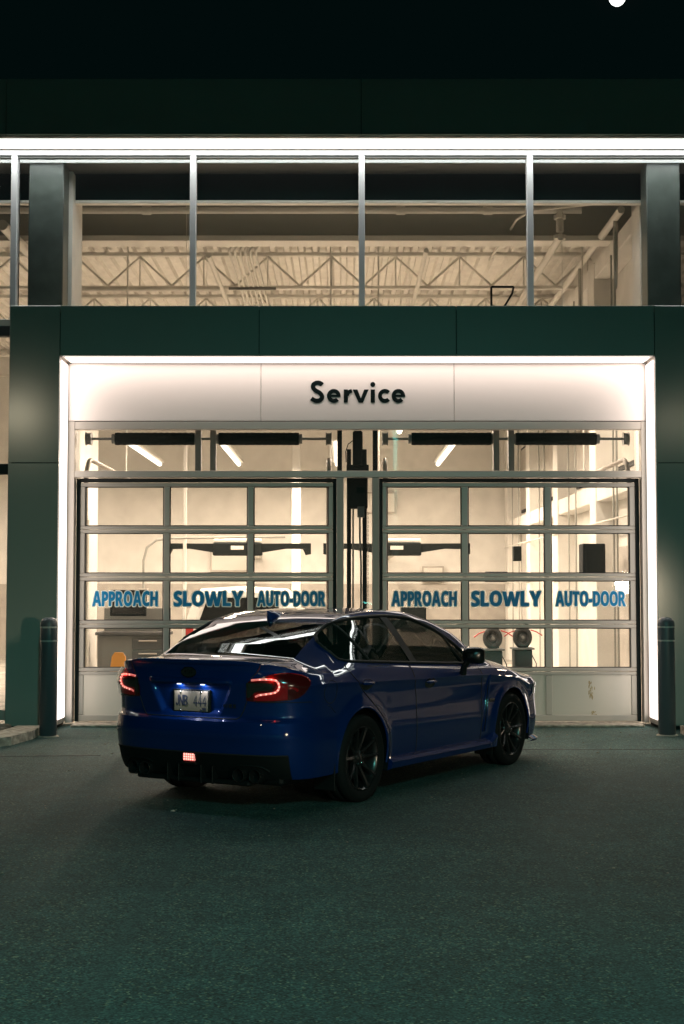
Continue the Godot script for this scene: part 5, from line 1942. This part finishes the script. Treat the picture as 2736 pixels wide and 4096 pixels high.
			for i in 9:
				var f := i / 8.0
				var p := flank_v(h[0] + lerpf(-0.085, 0.075, f), h[1] + 0.006, 0.012 + 0.018 * sin(PI * f))
				hp.append(p * Vector3(s, 1, 1))
				hr.append(0.012 if i > 0 and i < 8 else 0.006)
			put("handle", tube(hp, hr, 10), M.car_paint, door)
		# ---- mirrors
		var mr := node("wing_mirror", car)
		st = new_st()
		var prof := [[0.0, 0.02], [0.02, 0.055], [0.05, 0.07], [0.09, 0.072], [0.12, 0.06], [0.14, 0.03], [0.145, 0.0]]
		st.set_smooth_group(3)
		var rings := []
		for q in prof:
			var rr := []
			for k in 20:
				var a := TAU * k / 20.0
				var ca := signf(cos(a)) * pow(absf(cos(a)), 0.5)
				var sa := signf(sin(a)) * pow(absf(sin(a)), 0.5)
				rr.append(V(1.56 + q[0], 1.02 + sa * q[1] + 0.004, s * (0.985 + ca * q[1] * 1.35)))
			rings.append(rr)
		for i in rings.size() - 1:
			for k in 20:
				var q := [rings[i][k], rings[i][(k + 1) % 20], rings[i + 1][(k + 1) % 20], rings[i + 1][k]]
				if s > 0:
					quad(st, q[0], q[1], q[2], q[3])
				else:
					quad(st, q[3], q[2], q[1], q[0])
		put("mirror_shell", done(st), M.black_gloss, mr)
		st = new_st()
		for k in 20:
			for p in ([V(1.562, 1.024, s * 0.985), rings[1][(k + 1) % 20], rings[1][k]] if s > 0 else [V(1.562, 1.024, s * 0.985), rings[1][k], rings[1][(k + 1) % 20]]):
				st.add_vertex(p - Vector3(0, 0, -0.004) * 0.0)
		put("mirror_glass", done(st), M.disc, mr)
		put("mirror_stalk", tube([V(1.60, 0.985, s * 0.95), V(1.62, 0.93, s * 0.90), V(1.64, 0.87, s * 0.875)], [0.03, 0.026, 0.034], 10), M.black_gloss, mr)
		put("turn_light", tube([V(1.66, 1.03, s * 1.07), V(1.69, 1.03, s * 1.04)], 0.008, 6), M.chrome, mr)
		# ---- window surround: trims follow the opening
		var lo_pts := []
		var hi_pts := []
		for i in 41:
			var u := lerpf(-0.262, 1.96, i / 40.0)
			lo_pts.append(on_band(u, L.dlo_lo.at(u), s, 0.004))
			hi_pts.append(on_band(u, L.dlo_hi.at(u), s, 0.002))
		put("window_trim", tube([hi_pts[0]] + lo_pts, 0.011, 8), M.car_trim, car)
		put("window_trim", tube(hi_pts, 0.014, 8), M.car_trim, car)
		# pillar between the doors: a dark leaning band
		st = new_st()
		for i in 10:
			var q := []
			for e in [[i, 0], [i + 1, 0], [i + 1, 1], [i, 1]]:
				var f: float = e[0] / 10.0
				var uu := lerpf(0.90, 0.735, f) + (0.062 if e[1] == 1 else -0.05)
				var y := lerpf(L.dlo_lo.at(uu), L.dlo_hi.at(uu), f)
				q.append(on_band(uu, y, s, 0.007))
			if s > 0:
				quad(st, q[0], q[1], q[2], q[3])
			else:
				quad(st, q[3], q[2], q[1], q[0])
		put("door_pillar", done(st), M.car_trim, car)
		var q0 := []
		var q1 := []
		for i in 9:
			var f := i / 8.0
			var uu := lerpf(0.19, 0.03, f)
			q0.append(on_band(uu, lerpf(L.dlo_lo.at(uu), L.dlo_hi.at(uu), f), s, 0.005))
			uu = lerpf(1.79, 1.62, f)
			q1.append(on_band(uu, lerpf(L.dlo_lo.at(uu), L.dlo_hi.at(uu), f), s, 0.005))
		put("window_divider", tube(q0, 0.010, 6), M.car_trim, car)
		put("window_divider", tube(q1, 0.010, 6), M.car_trim, car)
		# ---- headlamp and front lip
		st = new_st()
		st.set_smooth_group(3)
		var hl := []
		for i in 13:
			var f := lerpf(0.95, 0.55, i / 12.0)
			var col := []
			for j in 6:
				var y := lerpf(0.61 + 0.05 * (i / 12.0) * 0.2, 0.72 - 0.02 * absf(i / 12.0 - 0.4), j / 5.0)
				var p := front_at(f, y) + Vector3(0.006, 0.0, -0.006)
				col.append(p * Vector3(s, 1, 1))
			hl.append(col)
		for i in 12:
			for j in 5:
				if s > 0:
					quad(st, hl[i][j], hl[i][j + 1], hl[i + 1][j + 1], hl[i + 1][j])
				else:
					quad(st, hl[i + 1][j], hl[i + 1][j + 1], hl[i][j + 1], hl[i][j])
		put("headlight", done(st), M.headlamp, car)
	var lip := new_st()
	var lp2 := []
	for i in 25:
		var f := lerpf(1.0, 0.0, i / 24.0)
		var p := front_at(f, 0.2)
		var out := Vector3(p.x, 0, p.z + 3.0).normalized()
		lp2.append([p + Vector3(0, 0.03, 0), p + out * 0.055 + Vector3(0, -0.005, 0), p + out * 0.05 + Vector3(0, -0.025, 0), p + Vector3(0, -0.03, 0)])
	for s in [-1.0, 1.0]:
		for i in 24:
			for k in 3:
				var q := [lp2[i][k], lp2[i][k + 1], lp2[i + 1][k + 1], lp2[i + 1][k]]
				for n in 4:
					q[n].x *= s
				if s > 0:
					quad(lip, q[3], q[2], q[1], q[0])
				else:
					quad(lip, q[0], q[1], q[2], q[3])
	put("front_lip", done(lip), M.car_paint, car)
	# heater wires in the rear window
	for i in 9:
		var uu := -0.50 + i * 0.05
		var wire := []
		for k in 17:
			var q := lerpf(-0.9, 0.9, k / 16.0)
			var bw2: float = L.b_w.at(uu)
			var yy := lerpf(L.c_y.at(uu), L.b_y.at(uu), q * q)
			wire.append(Vector3(bw2 * q, yy - 0.006, -uu + 0.035 * (1 - q * q) * clampf((0.2 - uu) / 0.5, 0, 1)))
		put("heater_wire", tube(wire, 0.0012, 4), M.grey_plastic, car)
	# roof fin
	var fin := new_st()
	fin.set_smooth_group(3)
	var fr := []
	for i in 9:
		var f := i / 8.0
		var u := lerpf(0.02, 0.23, f)
		var base: float = L.c_y.at(u) - 0.006
		var h := lerpf(0.078, 0.005, pow(f, 1.2))
		var w := 0.042 * sin(PI * clampf(f * 0.75 + 0.18, 0, 1))
		fr.append([V(u, base, -w), V(u - 0.02 * (1 - f), base + h * 0.6, -w * 0.45), V(u - 0.035 * (1 - f), base + h, 0), V(u - 0.02 * (1 - f), base + h * 0.6, w * 0.45), V(u, base, w)])
	for i in 8:
		for k in 4:
			quad(fin, fr[i][k], fr[i + 1][k], fr[i + 1][k + 1], fr[i][k + 1])
	quad(fin, fr[0][0], fr[0][1], fr[0][3], fr[0][4])
	for p in [fr[0][1], fr[0][2], fr[0][3]]:
		fin.add_vertex(p)
	put("roof_fin", done(fin), M.car_paint, car)
	# black floor pan
	slab("underbody", V(-0.85, 0.2, -0.7), V(3.4, 0.27, 0.7), M.car_black, car, 0.02)
	put("rear_axle", tube([V(0, 0.30, -0.7), V(0, 0.30, 0.7)], 0.05, 10), M.car_black, car)
	put("muffler", tube([V(-0.72, 0.29, -0.35), V(-0.72, 0.29, 0.35)], 0.10, 16), M.disc, car)


func on_band(u: float, y: float, s: float, off: float) -> Vector3:
	var a := V(u, L.top.at(u), flank(u, L.top.at(u)))
	var b := V(u, maxf(L.b_y.at(u), a.y), minf(L.b_w.at(u), a.x))
	var p := band(a, b, band_t(a, b, y))
	return Vector3((p.x + off) * s, p.y, p.z)


func tube_loop(pts: Array, z: float, r: float) -> ArrayMesh:
	var q := []
	for p in pts:
		q.append(Vector3(p.x, p.y, z))
	return tube(q, r, 6)


func star(parent: Node, at: Vector3, r: float) -> void:
	var poly := PackedVector2Array()
	for k in 8:
		var a := TAU * k / 8.0
		var q := r if k % 2 == 0 else r * 0.35
		poly.append(Vector2(at.x + cos(a) * q * 1.2, at.y + sin(a) * q))
	var st := new_st()
	add_prism(st, poly, at.z, at.z + 0.003)
	put("badge_star", done(st), M.black_gloss, parent)


func word_on_trunk(text: String, w0: float, w1: float, y0: float, y1: float, z: float) -> ArrayMesh:
	return word(text, w0, w1, y0, y1, 0.24, z + 0.001, z + 0.006)


func car_wheels(car: Node3D) -> void:
	# wheel built with its axis along +x, outer face towards +x
	var ax := Basis(Vector3(0, 1, 0), Vector3(1, 0, 0), Vector3(0, 0, -1))   # lathe axis y -> x
	var R := WHEEL_R
	var tyre := lathe([Vector2(0.235, -0.10), Vector2(0.262, -0.114), Vector2(0.295, -0.117), Vector2(R - 0.012, -0.108), Vector2(R, -0.085), Vector2(R, -0.045), Vector2(R - 0.006, -0.04), Vector2(R - 0.006, -0.034), Vector2(R, -0.03), Vector2(R, 0.03), Vector2(R - 0.006, 0.034), Vector2(R - 0.006, 0.04), Vector2(R, 0.045), Vector2(R, 0.085), Vector2(R - 0.012, 0.108), Vector2(0.295, 0.117), Vector2(0.278, 0.1165), Vector2(0.262, 0.114), Vector2(0.238, 0.104), Vector2(0.232, 0.10)], 64, ax)
	var barrel := lathe([Vector2(0.232, -0.10), Vector2(0.215, -0.09), Vector2(0.205, 0.0), Vector2(0.212, 0.07), Vector2(0.224, 0.094), Vector2(0.234, 0.100), Vector2(0.239, 0.1045), Vector2(0.236, 0.109), Vector2(0.229, 0.106)], 64, ax)
	var spoke_st := new_st()
	var pts := []
	for q in [[0.05, 0.066, 0.020, 0.018], [0.09, 0.074, 0.015, 0.018], [0.15, 0.090, 0.011, 0.016], [0.205, 0.103, 0.012, 0.014], [0.230, 0.106, 0.015, 0.012]]:
		pts.append([Vector3(q[1] - q[3] * 1.8, q[0], -q[2]), Vector3(q[1] - 0.004, q[0], -q[2]), Vector3(q[1] + 0.004, q[0], 0.0), Vector3(q[1] - 0.004, q[0], q[2]), Vector3(q[1] - q[3] * 1.8, q[0], q[2])])
	for i in pts.size() - 1:
		for k in 4:
			quad(spoke_st, pts[i][k], pts[i + 1][k], pts[i + 1][k + 1], pts[i][k + 1])
	var spoke := done(spoke_st)
	var hub := lathe([Vector2(0.0, 0.082), Vector2(0.02, 0.0815), Vector2(0.026, 0.078), Vector2(0.030, 0.072), Vector2(0.058, 0.072), Vector2(0.068, 0.062), Vector2(0.072, 0.03), Vector2(0.0, 0.02)], 32, ax)
	var disc := lathe([Vector2(0.06, 0.02), Vector2(0.155, 0.02), Vector2(0.158, 0.017), Vector2(0.158, -0.008), Vector2(0.06, -0.008)], 40, ax, false)
	var back := lathe([Vector2(0.0, -0.05), Vector2(0.2, -0.05), Vector2(0.2, -0.06), Vector2(0.0, -0.06)], 32, ax, false)
	var n := 0
	for q in [[0.0, 1.0], [0.0, -1.0], [2.65, 1.0], [2.65, -1.0]]:
		var wh := node("wheel", car, V(q[0], WHEEL_R - 0.003, q[1] * 0.755))
		if q[1] < 0:
			wh.rotation.y = PI
		put("tyre", tyre, M.tyre, wh)
		var rm := put("rim", barrel, M.rim, wh)
		put("hub", hub, M.rim, wh)
		put("brake_disc", disc, M.disc, wh)
		put("dust_shield", back, M.car_black, wh)
		slab("caliper", Vector3(-0.03, -0.06, -0.17), Vector3(0.045, 0.06, -0.10), M.car_black, wh, 0.012)
		for k in 5:
			for e in [-1.0, 1.0]:
				var sp := put("spoke", spoke, M.rim, wh)
				sp.rotation.x = TAU * k / 5.0 + e * 0.27 + n * 0.37
		for k in 5:
			var a := TAU * k / 5.0 + n * 0.37
			put("lug_nut", lathe([Vector2(0, 0.012), Vector2(0.007, 0.01), Vector2(0.009, 0.0), Vector2(0, 0.0)], 10, ax), M.chrome, wh, Vector3(0.072, cos(a) * 0.048, sin(a) * 0.048))
		n += 1


func car_cabin(car: Node3D) -> void:
	var cb := node("cabin", car)
	slab("cabin_floor", V(-0.3, 0.28, -0.7), V(2.0, 0.34, 0.7), M.cabin, cb)
	slab("parcel_shelf", V(-0.52, 0.98, -0.6), V(-0.1, 1.0, 0.6), M.cabin, cb)
	slab("dashboard", V(1.6, 0.55, -0.7), V(2.1, 0.90, 0.7), M.cabin, cb, 0.06)
	slab("rear_bench", V(-0.15, 0.34, -0.64), V(0.35, 0.62, 0.64), M.cabin, cb, 0.05)
	slab("rear_backrest", V(-0.28, 0.5, -0.64), V(-0.08, 1.02, 0.64), M.cabin, cb, 0.05)
	for w in [-0.38, 0.38]:
		slab("front_seat", V(0.75, 0.34, w - 0.25), V(1.25, 0.58, w + 0.25), M.cabin, cb, 0.06)
		var bk := slab("seat_back", V(-0.06, -0.3, -0.24), V(0.06, 0.3, 0.24), M.cabin, cb, 0.05)
		bk.position = V(0.74, 0.84, w)
		bk.rotation.x = 0.25
		var hr := slab("head_rest", V(-0.05, -0.09, -0.13), V(0.05, 0.09, 0.13), M.cabin, cb, 0.04)
		hr.position = V(0.64, 1.2, w)
		hr.rotation.x = 0.2
		slab("rear_head_rest", V(-0.28, 1.02, w - 0.12), V(-0.2, 1.13, w + 0.12), M.cabin, cb, 0.03)
	var ring := []
	for i in 25:
		var a := TAU * i / 24.0
		ring.append(V(1.5 - sin(a) * 0.06, 0.9 + sin(a) * 0.17, -0.38 + cos(a) * 0.18))
	put("steering_wheel", tube(ring, 0.015, 8), M.cabin, cb)


func bollard(at: Vector3, label: String) -> void:
	var t := thing("bollard", label, "bollard", at, 0.0, "bollards beside the portal")
	put("sleeve", lathe([Vector2(0.0, 0.01), Vector2(0.085, 0.01), Vector2(0.093, 0.02), Vector2(0.093, 1.2), Vector2(0.088, 1.235), Vector2(0.07, 1.265), Vector2(0.04, 1.278), Vector2(0.0, 1.28)], 36), M.bollard_sleeve, t)
	for y in [1.165, 1.018]:
		put("band", lathe([Vector2(0.0925, y), Vector2(0.0955, y + 0.001), Vector2(0.0955, y + 0.017), Vector2(0.0925, y + 0.018)], 36, Basis.IDENTITY, false), M.bollard_band, t)
	put("footing", lathe([Vector2(0.0, 0.0), Vector2(0.12, 0.0), Vector2(0.105, 0.012), Vector2(0.0, 0.012)], 20), M.concrete, t)


func lot_lamp(at: Vector3, c: Color, energy: float, shine: Material, label: String) -> void:
	var t := thing("lot_lamp", label, "street lamp", Vector3(at.x, 0, at.z), 0.0, "lamps of the parking lot")
	put("pole", tube([Vector3(0, 0.6, 0.6), Vector3(0, at.y + 0.1, 0.6)], [0.09, 0.06], 14), M.steel_grey, t)
	put("base", lathe([Vector2(0, 0), Vector2(0.28, 0), Vector2(0.28, 0.6), Vector2(0.0, 0.6)], 20, Basis.IDENTITY, false), M.concrete, t, Vector3(0, 0, 0.6))
	slab("arm", Vector3(-0.03, at.y + 0.02, 0.1), Vector3(0.03, at.y + 0.08, 0.6), M.steel_grey, t)
	var tilt := Basis(Vector3.RIGHT, deg_to_rad(0))
	var hd := put("head", box(Vector3(0.5, 0.1, 0.6), 0.02), M.steel_grey, t, Vector3(0, at.y + 0.06, 0))
	hd.basis = tilt
	var lamp := put("lamp_glass", box(Vector3(0.46, 0.02, 0.5), 0.0), shine, hd, Vector3(0, -0.062, 0))
	lamp.position = Vector3(0, -0.062, 0)
	area(t, Vector3(0, at.y + 0.06, 0) + tilt * Vector3(0, -0.08, 0), tilt * Vector3.DOWN, Vector2(0.46, 0.5), c, energy)


# low warm floodlight behind the camera: it throws the bollards' shadows to the left
func flood_light(at: Vector3, aim: Vector3, energy: float) -> void:
	var t := thing("flood_light", "low floodlight on a short post behind the camera, out of view", "floodlight", Vector3(at.x, 0, at.z))
	put("post", tube([Vector3(0, 0, 0), Vector3(0, at.y - 0.31, 0)], 0.05, 12), M.steel_grey, t)
	var hd := node("head", t, Vector3(0, at.y, 0))
	hd.basis = Basis.looking_at(aim - at, Vector3.UP)
	slab("housing", Vector3(-0.34, -0.31, 0.02), Vector3(0.34, 0.31, 0.18), M.steel_grey, hd, 0.02)
	slab("lamp_glass", Vector3(-0.3, -0.27, 0.0), Vector3(0.3, 0.27, 0.018), M.flood_glow, hd, 0.0)
	var l := SpotLight3D.new()
	l.name = "light"
	t.add_child(l, true)
	l.transform = Transform3D(hd.basis, Vector3(0, at.y, 0) + (aim - at).normalized() * 0.03)
	l.spot_angle = 13.0
	l.spot_angle_attenuation = 1.0
	l.spot_range = 60.0
	l.spot_attenuation = 2.0
	l.light_color = lin(1.0, 0.80, 0.57)
	l.light_energy = energy
	l.light_size = 0.3
	l.shadow_enabled = true


func _ready() -> void:
	rng.seed = 7
	# camera at eye height, 50 mm lens, tipped up a little
	var cam := Camera3D.new()
	cam.name = "camera"
	add_child(cam)
	cam.position = Vector3(0, 1.57, 0)
	cam.rotation_degrees = Vector3(3.159, 0, 0)
	cam.fov = 39.59
	cam.near = 0.1
	cam.far = 2000
	cam.current = true
	# night sky
	var we := WorldEnvironment.new()
	we.name = "world_environment"
	add_child(we)
	var env := Environment.new()
	we.environment = env
	env.background_mode = Environment.BG_SKY
	var sky := Sky.new()
	var sm := ProceduralSkyMaterial.new()
	sm.sky_top_color = lin(0.0006, 0.0032, 0.0032)
	sm.sky_horizon_color = lin(0.0007, 0.0040, 0.0040)
	sm.ground_bottom_color = lin(0.0005, 0.002, 0.002)
	sm.ground_horizon_color = lin(0.0007, 0.0040, 0.0040)
	sm.sun_angle_max = 0.5
	sky.sky_material = sm
	env.sky = sky
	env.tonemap_mode = Environment.TONE_MAPPER_LINEAR
	env.tonemap_exposure = 1.0
	env.sdfgi_enabled = true
	env.ssao_enabled = true
	env.ssil_enabled = true
	# moonlight
	var sun := DirectionalLight3D.new()
	sun.name = "moonlight"
	add_child(sun)
	sun.light_energy = 0.004
	sun.light_color = lin(0.7, 0.95, 1.0)
	sun.light_angular_distance = 0.5
	sun.shadow_enabled = true
	var to_moon := Vector3(0.17904, 0.38492, -0.90542).normalized()
	sun.basis = Basis.looking_at(-to_moon, Vector3.UP)

	make_materials()
	# lamps of the parking lot, behind the camera: they are what the cladding and the car mirror
	lot_lamp(Vector3(-8.8, 6.4, 6.0), lin(1.0, 0.84, 0.6), 130.0, M.lot_glow_warm, "lamp post with a warm light at the left of the parking lot, out of view")
	lot_lamp(Vector3(1.45, 6.28, 4.5), lin(0.2, 1.0, 0.88), 680.0, M.lot_glow, "lamp post with a cold light in mid lot, out of view")
	lot_lamp(Vector3(9.0, 6.2, 6.0), lin(1.0, 0.84, 0.6), 40.0, M.lot_glow_warm, "lamp post with a warm light at the right of the parking lot, out of view")
	flood_light(Vector3(8.5, 1.8, 9.0), Vector3(-0.8, -1.6, -16.2), 110.0)
	build_ground()
	var b := build_shell()
	build_hall(b)
	build_car()
	bollard(Vector3(-3.165, 0, -15.42), "dark grey bollard with two pale bands before the left jamb")
	bollard(Vector3(3.53, 0, -15.55), "dark grey bollard with two pale bands before the right jamb")
	# the moon
	var moon := put("moon", lathe([Vector2(0.0, -5.0), Vector2(1.9, -4.6), Vector2(3.5, -3.5), Vector2(4.6, -1.9), Vector2(5.0, 0.0), Vector2(4.6, 1.9), Vector2(3.5, 3.5), Vector2(1.9, 4.6), Vector2(0.0, 5.0)], 40), M.moon_glow, self, Vector3(0, 1.57, 0) + to_moon * 920.0)
	tag(moon, "round white moon cut by the top edge of the picture", "moon")
